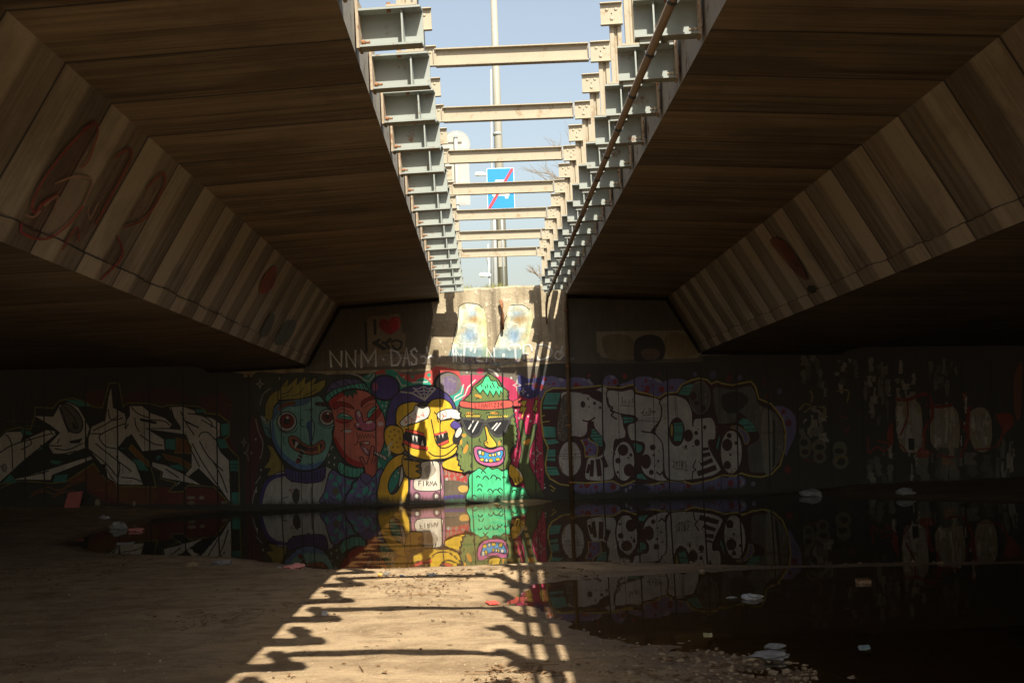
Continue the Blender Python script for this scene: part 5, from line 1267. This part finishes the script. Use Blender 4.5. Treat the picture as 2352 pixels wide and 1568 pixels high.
text(p, cD, '2018', 258, 1120, 120, 70, 8, MR, .2); p.lines(cD, [[(415, 1120), (395, 1145), (420, 1165), (400, 1195)], [(275, 1215), (295, 1200), (310, 1220), (325, 1200), (340, 1220), (360, 1200), (380, 1220)], [(395, 1210), (425, 1235)], [(422, 1210), (398, 1235)]], 7, MR)
p.fill(cD, [(330, 340), (370, 280), (460, 240), (490, 250), (440, 375), (330, 360)], TE, False, .25); p.lines(cD, [[(340, 330), (450, 325)], [(350, 300), (470, 290)]], 7, MR)
p.ell(cD, 568, 400, 116, 185, '504e49', .6, 8, 0, '77756f')
p.fill(cD, [(725, 290), (800, 280), (940, 300), (1140, 262), (1200, 340), (1242, 470), (1400, 545), (1500, 680), (1528, 850), (1505, 1050), (1400, 1230), (1250, 1255), (1132, 1232), (1112, 1050), (1112, 950), (1222, 880), (1232, 800), (1100, 640), (1060, 600), (1000, 570), (990, 670), (800, 700), (762, 640), (722, 450)], '5a5955', True, .6, 12, MR)
p.fill(cD, [(820, 380), (1000, 330), (1120, 420), (1000, 560), (850, 560)], '26241f', True, .6)
p.fill(cD, [(1000, 680), (1060, 630), (1110, 645), (1170, 700), (1215, 780), (1090, 790), (1060, 720)], TE, False, .4); p.lines(cD, [[(1030, 715), (1170, 705)], [(1080, 765), (1205, 755)]], 9, MR)
p.fill(cD, [(920, 735), (1000, 725), (1110, 810), (1125, 890), (1085, 930), (1050, 830), (1000, 770)], PC, True, .4, 9, YO)
p.ell(cD, 925, 1015, 125, 248, SV, .72, 13, 0, MR); p.fill(cD, [(755, 950), (800, 810), (780, 940), (765, 1000)], TE, False, .4)
for x, y, rx, ry in ((878, 935, 58, 70), (900, 830, 28, 30), (982, 915, 20, 22), (880, 1165, 42, 48), (917, 1050, 12, 14), (1005, 1040, 9, 10), (530, 460, 30, 25), (605, 520, 28, 40), (490, 380, 40, 50)): p.ell(cD, x, y, rx, ry, MR, .3)
p.fill(cD, [(1285, 560), (1390, 600), (1390, 1200), (1300, 1240), (1270, 900)], '77766f', True, .7); p.fill(cD, [(1395, 640), (1425, 660), (1425, 1160), (1395, 1190)], '26241f', False, .5)
p.lines(cD, [[(1260, 795), (1520, 785)], [(1260, 815), (1420, 800)]], 5, MR)
p.build('graffiti_lettering', 'grey bubble letters with maroon outlines on purple clouds')

# ---- angular silver lettering at far left
p = Paint(); SL = 'bdb8b0'; YD = '6e6826'; TD = '2f7a70'
p.fill(cE, [(560, 860), (900, 820), (1480, 1050), (2040, 1060), (2170, 1220), (1000, 1200), (780, 1060), (500, 1110)], '5a1d17', False, .45)
p.fill(cE, [(540, 1000), (860, 850), (1100, 1030), (1450, 1060), (1440, 1200), (1150, 1200), (900, 1060)], '62380f', True, .4)
p.fill(cE, [(-60, 1120), (100, 1010), (500, 1010), (800, 1010), (760, 1150), (560, 1240), (-60, 1260)], '24221c', True, .4)
p.fill(cE, [(800, 180), (960, 150), (1000, 300), (880, 310)], '4a1714', True, .5); p.fill(cE, [(1150, 190), (1500, 120), (1720, 150), (1960, 330), (2150, 420), (2180, 250), (2100, 180), (1900, 200), (1560, 270), (1200, 260)], '3f1512', True, .5)
p.fill(cE, [(2060, 180), (2140, 230), (2160, 560), (2240, 740), (2170, 740), (2060, 560)], '431613', True, .4)
SH = [(-60, 1100), (90, 1015), (30, 1015), (-60, 1040), (-60, 640), (60, 520), (180, 490), (290, 510), (330, 380), (330, 300), (500, 310), (560, 240), (680, 215), (800, 250), (880, 300), (965, 305), (1030, 75), (1120, 75), (1160, 295), (1205, 262), (1400, 265), (1530, 300), (1580, 280), (1860, 292), (1935, 330), (1930, 355), (2060, 370), (2155, 440), (2158, 570), (2110, 600), (2160, 690), (2245, 770), (2255, 1220), (2175, 1220), (2010, 1045), (1770, 1035), (1720, 1095), (1590, 1095), (1660, 1010), (1510, 970), (1520, 910), (1420, 860), (1470, 1050), (1100, 1040), (1060, 970), (1010, 990), (930, 900), (880, 830), (620, 1000), (490, 1015), (200, 990), (100, 1015)]
p.fill(cE, SH, '13120e', False, .3); p.line(cE, SH, 12, YD, False, True)
for q in ([(25, 1010), (100, 930), (160, 990), (150, 1010)], [(300, 680), (390, 650), (400, 690), (320, 720)], [(200, 510), (290, 530), (310, 560), (220, 560)], [(520, 940), (640, 930), (620, 1000), (500, 1005)], [(620, 235), (760, 230), (860, 295), (700, 290)], [(1130, 690), (1180, 620), (1240, 640), (1200, 690)], [(1240, 790), (1340, 800), (1400, 900), (1310, 890)], [(1560, 600), (1650, 600), (1650, 700), (1560, 690)], [(2080, 460), (2155, 450), (2155, 560), (2085, 575)], [(2040, 600), (2110, 600), (2150, 680), (2070, 690)], [(2165, 800), (2245, 800), (2245, 900), (2165, 900)], [(2180, 1100), (2250, 1100), (2250, 1215), (2180, 1215)], [(1780, 960), (1850, 900), (1900, 980), (1820, 1000)], [(1840, 320), (1930, 330), (1930, 350), (1845, 350)], [(470, 800), (590, 810), (570, 840), (490, 830)], [(1560, 850), (1690, 840), (1760, 900), (1640, 880)], [(1440, 740), (1520, 760), (1480, 800)]): p.fill(cE, q, TD, False, .35)
for y in (840, 870): p.line(cE, [(2165, y), (2245, y)], 8, '111')if False else p.line(cE, [(2165, y), (2245, y)], 8, '11100d')
for q in ([(-60, 700), (-60, 640), (60, 530), (200, 525), (225, 570), (200, 620), (440, 510), (520, 520), (530, 560), (240, 790), (0, 1010), (-60, 1020)],
          [(320, 380), (500, 385), (560, 280), (640, 250), (740, 300), (800, 400), (850, 500), (800, 640), (820, 680), (650, 750), (500, 740), (450, 660), (560, 540), (470, 470)],
          [(115, 985), (460, 880), (860, 755), (880, 790), (500, 940), (480, 990), (250, 985)],
          [(830, 590), (860, 480), (990, 420), (1020, 200), (1048, 110), (1070, 300), (1180, 360), (1190, 420), (1220, 380), (1215, 285), (1340, 285), (1420, 350), (1560, 400), (1625, 460), (1600, 500), (1380, 500), (1550, 600), (1555, 715), (1530, 700), (1340, 720), (1240, 560), (1190, 590), (1110, 690), (1280, 830), (1355, 1035), (1110, 1030), (830, 690)],
          [(1585, 295), (1720, 290), (1840, 330), (1840, 365), (2000, 400), (2075, 450), (2075, 575), (2030, 600), (2080, 720), (2160, 800), (2172, 1200), (2050, 1060), (1870, 880), (1640, 1055), (1800, 860), (1800, 700), (1750, 560), (1380, 505), (1600, 500), (1700, 510)],
          [(1430, 810), (1560, 840), (1720, 920), (1900, 1035), (1700, 1000), (1520, 965), (1530, 910), (1430, 860)],
          [(1000, 870), (1050, 960), (1110, 1020), (1010, 965)], [(1240, 640), (1420, 820), (1410, 850), (1230, 680)]):
    p.fill(cE, q, SL, False, .62, 12)
p.fill(cE, [(575, 300), (640, 270), (730, 340), (780, 440), (760, 530), (690, 540), (640, 500), (600, 380)], '56534d', True, .6, 12)
for q in ([(650, 620), (780, 590), (750, 640), (670, 640)], [(1130, 680), (1195, 590), (1240, 650), (1200, 690)], [(1320, 400), (1480, 440), (1470, 460), (1320, 430)], [(1740, 420), (1880, 490), (1870, 500), (1760, 450)], [(1380, 720), (1500, 730), (1460, 800), (1390, 780)], [(1780, 960), (1870, 880), (2010, 1045), (1900, 1035)], [(930, 840), (1000, 830), (980, 940), (940, 930)], [(680, 440), (720, 470), (730, 510), (690, 500)]): p.fill(cE, q, '100f0b', False, .25)
p.fill(cE, [(1215, 690), (1240, 650), (1330, 740), (1420, 840), (1400, 860), (1280, 760)], '7a4a14', False, .4, 8, YD); p.fill(cE, [(1660, 590), (1760, 610), (1805, 670), (1800, 735), (1640, 730), (1660, 690)], '6e4112', False, .4, 8, YD)
p.fill(cE, [(1530, 735), (1700, 780), (1800, 840), (1770, 880), (1680, 820), (1570, 790)], '6e4112', False, .4, 8, YD)
p.lines(cE, [[(0, 730), (110, 660), (300, 600), (480, 550)], [(940, 600), (960, 550), (1160, 460), (1180, 480)], [(940, 600), (1000, 670), (1100, 690)], [(1270, 400), (1280, 470), (1310, 530)], [(1610, 300), (1640, 400), (1700, 490)], [(1770, 360), (1900, 380), (1990, 440), (1990, 490)], [(1870, 580), (1900, 540), (1960, 540), (2020, 600)], [(1810, 640), (1920, 840), (2150, 1180)], [(830, 690), (1000, 830), (1110, 960)], [(850, 550), (970, 550)], [(500, 740), (600, 740), (720, 710)], [(380, 660), (580, 665)], [(540, 640), (560, 600)], [(1190, 420), (1180, 500), (1210, 460)], [(240, 560), (300, 640), (200, 700)], [(60, 560), (110, 640), (120, 880)], [(330, 400), (420, 450), (500, 560)], [(560, 300), (600, 420), (650, 540)], [(610, 300), (700, 400), (740, 500)], [(520, 690), (640, 700), (780, 640)], [(880, 520), (1000, 460), (1120, 380)], [(900, 640), (1050, 760), (1240, 900)], [(1020, 320), (1050, 420), (1160, 400)], [(1100, 760), (1130, 860), (1110, 980)], [(1150, 960), (1260, 970), (1330, 1000)], [(1240, 300), (1300, 360), (1400, 400)], [(1400, 420), (1540, 430), (1600, 470)], [(1320, 560), (1440, 640), (1530, 660)], [(1700, 340), (1760, 460), (1830, 560)], [(1880, 620), (1960, 760), (2100, 900)], [(1760, 620), (1830, 760), (1880, 860)], [(1900, 420), (2040, 500)], [(2000, 800), (2080, 940), (2140, 1100)], [(1560, 880), (1680, 960)], [(300, 880), (420, 930)], [(560, 830), (700, 800)], [(140, 970), (300, 940), (460, 900)]], 11, '14130f')
p.lines(cE, [[(300, 1110), (380, 1080), (460, 1050), (560, 1080), (700, 1000), (800, 960)], [(280, 1140), (420, 1090), (520, 1120), (640, 1050), (780, 990)], [(500, 1150), (600, 1100), (700, 1090)], [(820, 1040), (880, 1080), (960, 1080)]], 12, '6a3d16')
p.ell(cE, 45, 870, 22, 38, '8d8880', .3, 5); p.lines(cE, [[(0, 870), (20, 850), (22, 890)]], 6)
p.lines(cE, [[(60, 430), (330, 430)], [(125, 310), (140, 480)], [(230, 475), (380, 480)]], 6, '4a4a1c')
p.star(cE, 2295, 630, 24, '7f7d74', 7, 1.9); p.star(cE, 2338, 730, 40, '7f7d74', 9, 2)
for x, y, w, h in ((1800, 1150, 40, 16), (1900, 1150, 26, 18), (1805, 1200, 36, 18), (2110, 1195, 28, 12), (920, 1200, 24, 40), (1265, 1205, 14, 26)): p.ell(cE, x, y, w, h, '77736b', .9)
p.build('graffiti_lettering', 'angular silver letters with teal shading and yellow outlines')

# ---- flaking white and red lettering at far right
p = Paint()
RS = random.Random(11)
def shards(x0, x1, y0, y1, n, cols, wmin=8, wmax=30, hmin=16, hmax=90, wear=.5):
    for i in range(n):
        x = RS.uniform(x0, x1); y = RS.uniform(y0, y1); w_ = RS.uniform(wmin, wmax); h_ = RS.uniform(hmin, hmax)
        k = 5; L = [(x - w_ / 2 * RS.uniform(.25, 1.1), y - h_ / 2 + h_ * q / (k - 1)) for q in range(k)]; Rr = [(x + w_ / 2 * RS.uniform(.25, 1.1), y + h_ / 2 - h_ * q / (k - 1)) for q in range(k)]
        p.fill(cR, L + Rr, RS.choice(cols), False, wear)
for q in ([(1190, 480), (1290, 440), (1360, 470), (1375, 640), (1350, 780), (1270, 800), (1215, 740)], [(1430, 490), (1540, 470), (1620, 520), (1635, 700), (1600, 830), (1500, 800), (1425, 700)], [(1705, 520), (1810, 490), (1865, 620), (1835, 780), (1745, 780), (1700, 660)]): p.fill(cR, q, '8b8981', True, .9)
W1 = ('a5a29a', '8f8c85', '7b7871'); W2 = ('7a766c', '5f5c53', '86827a'); W3 = ('55524a', '47463f', '625f56')
shards(1210, 1350, 490, 780, 14, W1, 30, 90, 60, 190); shards(1260, 1350, 790, 980, 9, W1 + W2); shards(1200, 1350, 200, 470, 14, W2, 20, 60, 30, 120)
shards(1440, 1610, 500, 790, 22, W1, 10, 44, 30, 130); shards(1640, 1700, 390, 740, 12, W1, 8, 26, 30, 110); shards(1720, 1840, 510, 770, 16, W1, 10, 40, 30, 130)
shards(530, 700, 130, 420, 16, W3, 20, 60, 30, 110); shards(770, 920, 160, 360, 12, W2 + W3, 14, 50, 20, 80); shards(960, 1140, 180, 640, 26, W2 + W3, 14, 50, 30, 140)
shards(530, 700, 480, 700, 16, W2, 20, 60, 30, 90); shards(990, 1180, 760, 990, 14, W2 + W3, 20, 60, 40, 120); shards(1360, 1850, 830, 1000, 20, W3, 40, 120, 60, 170); shards(1890, 2010, 700, 970, 12, W2 + W3, 16, 60, 40, 150)
shards(1420, 1640, 180, 380, 14, W3, 14, 50, 30, 120)
p.lines(cR, [[(1190, 430), (1280, 430), (1400, 390), (1440, 460), (1440, 560), (1390, 640), (1380, 760), (1340, 810)], [(1410, 470), (1480, 480), (1580, 470)], [(1700, 480), (1690, 600), (1690, 700), (1640, 830)], [(1640, 590), (1690, 650)]], 24, '74190d', wear=.6)
p.lines(cR, [[(1270, 440), (1270, 560), (1220, 680)], [(1220, 740), (1270, 800)], [(1890, 540), (1960, 560), (1930, 680), (1880, 760), (1740, 780)], [(1000, 690), (1000, 800), (1060, 760), (1110, 790), (1150, 740), (1060, 720)], [(1480, 820), (1600, 830)], [(1640, 400), (1680, 390), (1660, 430)]], 12, '7c1d11', wear=.6)
p.fill(cR, [(1890, 540), (1990, 530), (2010, 600), (1930, 690), (1900, 740), (1930, 640)], '7a2814', True, .65); p.fill(cR, [(1140, 620), (1175, 600), (1170, 740), (1130, 700)], '7a2414', True, .65); p.fill(cR, [(1360, 780), (1440, 790), (1420, 830), (1340, 830)], '7a2a18', True, .65)
p.fill(cR, [(2010, 300), (2050, 180), (2070, 200), (2060, 540), (2020, 540)], '6a3a26', True, .6); p.fill(cR, [(1510, 830), (1560, 840), (1605, 885), (1515, 885)], '7a5a44', False, .4)
for x, y, rx, ry in ((555, 760, 46, 80), (655, 760, 52, 50), (660, 830, 46, 46), (800, 780, 50, 60), (805, 860, 56, 56)): p.ell(cR, x, y, rx, ry, '5e5a4a', .6)
for x, y, rx, ry, c in ((550, 730, 26, 24, '1b1a15'), (557, 795, 24, 20, '1b1a15'), (660, 762, 32, 20, '1b1a15'), (660, 830, 24, 22, '3a120e'), (795, 790, 34, 20, '1b1a15'), (805, 862, 34, 26, '1b1a15'), (575, 600, 24, 22, '1b1a15')): p.ell(cR, x, y, rx, ry, c, .3)
p.lines(cR, [[(520, 500), (560, 460), (600, 480), (550, 520)], [(590, 370), (610, 400), (600, 450)], [(660, 480), (700, 500), (690, 550), (660, 540)], [(770, 870), (800, 830), (850, 840)], [(780, 370), (860, 370), (850, 450)]], 12, '71602a', wear=.7)
p.lines(cR, [[(830, 640), (850, 660), (860, 620)], [(560, 850), (620, 860)], [(790, 540), (850, 560)]], 14, '5c1912', wear=.6)
p.fill(cR, [(1275, 700), (1318, 702), (1318, 782), (1278, 782)], '080807', False, .0)
p.build('graffiti_lettering', 'flaking white and red lettering at the far right end')

# ---- faded paint high on the wall
p = Paint()
# water stains deepened with painted shade, ending at the sunlit stretch of wall
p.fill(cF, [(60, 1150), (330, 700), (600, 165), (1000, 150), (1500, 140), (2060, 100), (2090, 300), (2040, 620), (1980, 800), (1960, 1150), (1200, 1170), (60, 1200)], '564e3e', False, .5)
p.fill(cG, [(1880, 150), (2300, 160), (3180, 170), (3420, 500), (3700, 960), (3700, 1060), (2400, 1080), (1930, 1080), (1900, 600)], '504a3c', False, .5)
def mixc(a, b, t): return [u + (v - u) * max(0, min(1, t)) for u, v in zip(a, b)]
def gs(x, y, cx, cy, sx, sy): return math.exp(-((x - cx) / sx) ** 2 - ((y - cy) / sy) ** 2)
def nn_(x, y, f): return noise.noise(Vector((x * f, y * f, 3.7)))
def tower(L, R, cx):
    def fn(x, y):
        w_ = .18 * nn_(x, y, .02) + .22 * nn_(x, y, .06)
        c = mixc((214, 213, 188), (190, 170, 125), .35 + nn_(x, y, .012) * 1.2)
        c = mixc(c, (104, 138, 178), .8 * gs(x, y, cx, 710, 110, 125) + w_ * 1.2)
        c = mixc(c, (120, 150, 180), .8 * gs(x, y, cx + 40, 430, 80, 75) + w_)
        c = mixc(c, (150, 118, 70), .95 * gs(x, y, cx + 60, 490, 75, 55) + w_ * .8)
        c = mixc(c, (86, 120, 136), min(1, max(0, (y - 840) / 70)) * .75 + w_ * .5)
        c = mixc(c, (160, 176, 110), max(0, (x - R(y) + 80) / 90) * .5 + w_)
        return c
    return fn
T1 = [(460, 320), (560, 268), (690, 285), (770, 340), (810, 460), (822, 620), (830, 860), (825, 1060), (325, 1070), (375, 800), (425, 500)]
T2 = [(1145, 300), (1300, 298), (1400, 350), (1440, 440), (1420, 620), (1370, 800), (1330, 1000), (1280, 1060), (868, 1092), (930, 840), (1020, 620), (1100, 420)]
p.grad(cG, T1, 9, tower(None, lambda y: 760 + (y - 300) * .09, 600), .5)
p.grad(cG, T2, 9, tower(None, lambda y: 1440 - max(0, y - 440) * .22, 1190), .5)
p.lines(cG, [[(455, 330), (440, 480), (395, 680), (340, 960), (310, 1060)], [(1090, 440), (1020, 620), (940, 820), (870, 1080)], [(455, 320), (540, 275), (700, 290), (770, 340)], [(1145, 305), (1300, 300), (1400, 360)]], 11, '33302a', wear=.6)
p.lines(cG, [[(500, 580), (600, 560), (700, 575)], [(420, 770), (500, 820), (640, 800)], [(500, 820), (620, 810), (720, 830)], [(1170, 540), (1240, 560)], [(1110, 780), (1165, 800)]], 9, 'd8d9cc', wear=.5)
p.ell(cG, 688, 315, 12, 12, 'c9c6b6'); p.ell(cG, 688, 315, 5, 5, K); p.ell(cG, 1431, 280, 7, 7, K)
p.fill(cG, [(-900, 960), (-500, 950), (0, 950), (130, 975), (700, 1000), (1250, 1010), (1700, 1000), (1900, 990), (2000, 1010), (1880, 1062), (1500, 1050), (1000, 1080), (400, 1080), (-100, 1090), (-900, 1110)], '4a3f63', True, .92)
# the heart poster and the lettering under it
p.fill(cF, [(1050, 420), (1060, 370), (1090, 330), (1400, 320), (1420, 295), (1570, 295), (1600, 560), (1660, 620), (1650, 900), (1400, 900), (1200, 960), (1066, 930)], '7d6c4e', False, .6)
p.fill(cF, [(1150, 382), (1196, 380), (1200, 620), (1160, 628)], '221d16', False, .45)
p.fill(cF, [(1240, 450), (1262, 395), (1330, 375), (1400, 410), (1440, 355), (1530, 345), (1580, 400), (1560, 510), (1480, 580), (1420, 620), (1330, 580), (1260, 520)], '8a1f1b', True, .5)
p.fill(cF, [(1400, 410), (1440, 358), (1530, 348), (1578, 400), (1558, 505), (1480, 575), (1430, 540)], 'a51d19', True, .2); p.line(cF, [(1500, 372), (1550, 390), (1558, 450), (1545, 500)], 12, 'c07a6a', taper=True)
p.fill(cF, [(1128, 740), (1250, 672), (1270, 712), (1225, 745), (1380, 840), (1300, 870), (1200, 800), (1150, 782)], '231d17', False, .4)
p.lines(cF, [[(1290, 740), (1340, 760), (1420, 690)], [(1340, 760), (1400, 830)]], 46, '2a231b', False, .5); p.line(cF, [(1430, 740), (1500, 710), (1590, 740), (1570, 830), (1500, 850), (1450, 790)], 34, '261f1a')
p.fill(cF, [(1010, 420), (1050, 420), (1062, 900), (1025, 890)], '1b1812', False, .3)
WH = 'cfcdc5'
p.lines(cF, [[(490, 1125), (470, 880), (650, 1120), (652, 880)], [(735, 1125), (722, 885), (870, 1120), (872, 870)], [(965, 1135), (960, 865), (1068, 1050), (1188, 855), (1190, 1115)]], 33, WH, False, .12)
p.lines(cF, [[(1425, 855), (1440, 1105), (1530, 1095), (1585, 990), (1540, 900), (1425, 855)], [(1620, 1110), (1670, 835), (1720, 1100)], [(1635, 990), (1705, 985)], [(1840, 890), (1800, 835), (1740, 880), (1760, 940), (1830, 1000), (1820, 1080), (1760, 1090), (1745, 1050)], [(1990, 815), (1998, 900)], [(1900, 970), (1930, 955), (1990, 990), (1970, 1060), (1930, 1070)], [(1995, 990), (2050, 950), (2085, 970)]], 28, WH, False, .12)
p.ell(cF, 1308, 1005, 19, 19, WH); p.ell(cG, 1050, 970, 20, 27, 'cfcdc4')
p.lines(cG, [[(370, 890), (385, 960), (380, 1060)], [(420, 1050), (410, 890), (490, 1040), (480, 960)], [(515, 1060), (530, 850), (620, 860), (610, 910)], [(660, 940), (680, 860), (745, 855)], [(690, 1040), (770, 1050)], [(690, 1000), (740, 990)], [(820, 1060), (830, 880), (930, 1050), (920, 870)]], 22, WH, False, .4)
p.lines(cG, [[(1135, 900), (1110, 870), (1150, 832), (1250, 832), (1280, 880)], [(1205, 840), (1210, 1020)], [(1325, 1020), (1315, 850), (1400, 835), (1430, 910)], [(1320, 950), (1380, 948)], [(1490, 830), (1505, 1015), (1620, 1005), (1690, 950), (1680, 880), (1600, 835), (1490, 830)], [(1835, 845), (1800, 960)], [(1800, 920), (1750, 930), (1735, 985), (1780, 1020), (1830, 990), (1835, 930), (1800, 920)]], 22, 'cfcdc5', True, .1)
# the portrait panel on the right
p.fill(cH, [(635, 290), (1215, 282), (1330, 440), (1300, 465), (1100, 470), (860, 470), (680, 462), (640, 420)], '857d66', False, .55)
p.fill(cH, [(680, 325), (860, 322), (880, 460), (720, 465)], '6a604a', True, .5); p.fill(cH, [(1090, 320), (1220, 310), (1310, 430), (1120, 460)], '7a6846', True, .55)
p.fill(cH, [(885, 400), (900, 340), (980, 310), (1060, 330), (1092, 400), (1075, 470), (1040, 480), (960, 490), (890, 485)], '17130f', True, .3); p.fill(cH, [(930, 420), (990, 400), (1050, 420), (1040, 470), (960, 475)], '5a4636', True, .6)
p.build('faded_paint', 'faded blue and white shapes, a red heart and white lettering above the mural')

# ---- panel joints in the lower wall
p = Paint()
for x0, x1 in ((55, 60), (101, 103), (196, 199), (270, 272), (343, 346), (420, 424), (497, 501), (571, 575), (645, 648), (715, 718), (790, 793), (863, 865), (937, 939), (1010.5, 1012), (1083.5, 1085), (1155, 1158), (1228, 1231), (1382, 1387), (1456, 1462), (1532, 1538), (1609, 1615), (1690, 1696), (1762, 1769), (1830, 1836), (1905, 1912), (1978, 1987), (2050, 2056), (2130, 2138), (2206, 2214), (2275, 2284)):
    yt = 850 + (1130 - x0) * .02; yb = 1160 - (x0 - 900) * .022
    p.line(cP, [(x0, yt), ((x0 + x1) / 2, (yt + yb) / 2), (x1, yb)], 2.2 if 600 < x0 < 1240 else 3.2, '0d0c0a', False, False, .15)
for a, b in ((240, 246), (330, 336), (690, 693), (1190, 1193), (1420, 1424), (1500, 1505), (1652, 1657)): p.line(cP, [(a, 880), (b, 1150)], 1.2, '15130f', False, False, .3)
p.build('panel_joints')

# ---- rusty streaks and tags on the deck sides: real painted sheets 3 mm off the concrete
def web_pt(P, x, y, off=.004):
    n_ = (P[2] - P[1]).cross(BD).normalized()
    v = ray(x, y)
    if n_.dot(v) > 0: n_ = -n_
    t = (P[1] + n_ * off - CAM).dot(n_) / v.dot(n_)
    return CAM + v * t
cW = conv(0, 0, 1.045); cW2 = conv(2300, 0, 1.045)
def web_paint(root, P, name, shapes, label=None):
    if len(shapes) > 2 or name == 'paint_stain':
        grp = []
        for s in shapes:
            if s[0] == 'f' or not grp: grp.append([s])
            else: grp[-1].append(s)
        if len(grp) > 1:
            for k, g_ in enumerate(grp): web_paint(root, P, name, g_, label)
            return
    if len(shapes) == 1 and False: pass
    V = []; Fc = []; C = []
    for i, (kind, cv, pts, col, w) in enumerate(shapes):
        q = spline(pts, kind == 'f', 5)
        off = .016 + i * .0007
        if kind == 'f':
            P2 = [cv(p) for p in q]; tr = tessellate_polygon([[Vector((p[0], p[1], 0)) for p in P2]])
        else:
            A = []; B = []
            for j, p in enumerate(q):
                a = np.array(q[max(j - 1, 0)]); b = np.array(q[min(j + 1, len(q) - 1)]); d = (b - a) / (np.hypot(*(b - a)) + 1e-9)
                nn = np.array((-d[1], d[0])) * w / 2
                A.append(cv(np.array(p) + nn)); B.append(cv(np.array(p) - nn))
            P2 = A + B; n = len(A); tr = []
            for j in range(n - 1): tr += [(j, j + 1, n + j + 1), (j, n + j + 1, n + j)]
        k = len(V)
        for p in P2: V.append(web_pt(P, p[0], p[1], off))
        for t in tr: Fc.append(tuple(k + z for z in t)); C.append((*lin(col), .17 if kind == 'f' and name == 'graffiti_tag' and col == DR else .75))
    me = bpy.data.meshes.new(name); me.from_pydata([tuple(v) for v in V], [], Fc); me.update()
    ca = me.color_attributes.new('Col', 'FLOAT_COLOR', 'CORNER')
    for pl, c in zip(me.polygons, C):
        for li in pl.loop_indices: ca.data[li].color = c
    o = link_mesh(name, me, m_tagpaint, root, True)
    if label: o['label'] = label
m, nt, bs = new_mat('tag_paint'); m_tagpaint = m
at = nt.nodes.new('ShaderNodeAttribute'); at.attribute_name = 'Col'
geo = nt.nodes.new('ShaderNodeNewGeometry').outputs['Position']
c_ = mix(nt, 1.0, at.outputs['Color'], ramp(nt, nz(nt, geo, 3, 6, .7), [(.3, .55), (.7, 1.2)]), 'MULTIPLY')
nt.links.new(c_, bs.inputs['Base Color']); bs.inputs['Roughness'].default_value = .8
nt.links.new(at.outputs['Alpha'], bs.inputs['Alpha'])
DR = '6a3a34'; RR = '8a2f27'; PK = '9a7a6a'
web_paint(deckL, Lp, 'graffiti_tag', [
  ('f', cW, [(395, 515), (410, 545), (395, 620), (360, 690), (350, 735), (385, 750), (380, 800), (340, 880), (280, 940), (190, 1000), (100, 975), (85, 930), (130, 880), (140, 830), (190, 740), (260, 640), (340, 550)], DR, 0),
  ('l', cW, [(340, 550), (395, 512), (408, 560), (370, 670), (340, 700)], RR, 8), ('l', cW, [(395, 515), (300, 600), (190, 740), (135, 850), (150, 890), (180, 850), (245, 812)], RR, 9),
  ('l', cW, [(230, 768), (300, 742), (360, 740), (384, 770), (350, 860)], PK, 9), ('l', cW, [(185, 860), (243, 820), (220, 890)], PK, 8), ('l', cW, [(105, 895), (140, 908), (170, 880)], PK, 8),
  ('l', cW, [(90, 930), (95, 975), (190, 1000), (280, 945), (350, 860)], RR, 10),
  ('f', cW, [(540, 620), (550, 650), (500, 760), (440, 880), (380, 960), (310, 1010), (270, 1040), (320, 930), (380, 850), (440, 720), (490, 650)], DR, 0),
  ('l', cW, [(480, 660), (540, 622), (545, 670), (470, 810), (400, 940)], RR, 9), ('l', cW, [(368, 870), (376, 915), (410, 850)], PK, 7), ('l', cW, [(260, 1045), (320, 950), (330, 1010)], RR, 8),
  ('f', cW, [(685, 725), (690, 760), (650, 850), (600, 920), (515, 950), (560, 870), (620, 780)], DR, 0), ('l', cW, [(610, 790), (680, 725), (688, 770), (640, 870), (590, 925), (515, 950)], RR, 8),
  ('f', cW, [(500, 985), (515, 1040), (500, 1090), (440, 1150), (415, 1175), (430, 1090), (470, 1030)], DR, 0), ('l', cW, [(490, 985), (512, 1040), (500, 1090), (420, 1170)], RR, 9),], 'faded dark red bubble letter')
web_paint(deckL, Lp, 'graffiti_tag', [
  ('f', cW, [(1150, 1110), (1155, 1150), (1140, 1200), (1100, 1228), (1088, 1205), (1110, 1150)], '8a3a22', 0), ('l', cW, [(1150, 1112), (1152, 1160), (1135, 1202), (1098, 1226), (1090, 1200), (1110, 1150), (1148, 1112)], 'a0482c', 5)], 'small orange red blot')
web_paint(deckL, Lp, 'paint_stain', [
  ('f', cW, [(1130, 1310), (1150, 1330), (1120, 1400), (1085, 1400)], '4a5a58', 0), ('f', cW, [(1200, 1340), (1240, 1350), (1200, 1430), (1150, 1440), (1160, 1400)], '4a5a5e', 0)])
web_paint(deckR, Rp, 'graffiti_tag', [
  ('f', cW2, [(840, 990), (880, 1020), (940, 1100), (972, 1160), (960, 1170), (910, 1130), (860, 1070), (815, 1010)], '6e3a2a', 0), ('f', cW2, [(850, 1000), (890, 1030), (940, 1100), (968, 1160), (920, 1110), (870, 1050)], '7e4038', 0),
  ('l', cW2, [(840, 988), (890, 1022), (945, 1100), (972, 1165)], '3a2018', 5)], 'dark red leaf shaped blot')
web_paint(deckR, Rp, 'paint_stain', [('f', cW2, [(975, 1195), (1000, 1195), (1005, 1220), (985, 1225), (970, 1210)], '14140f', 0)])
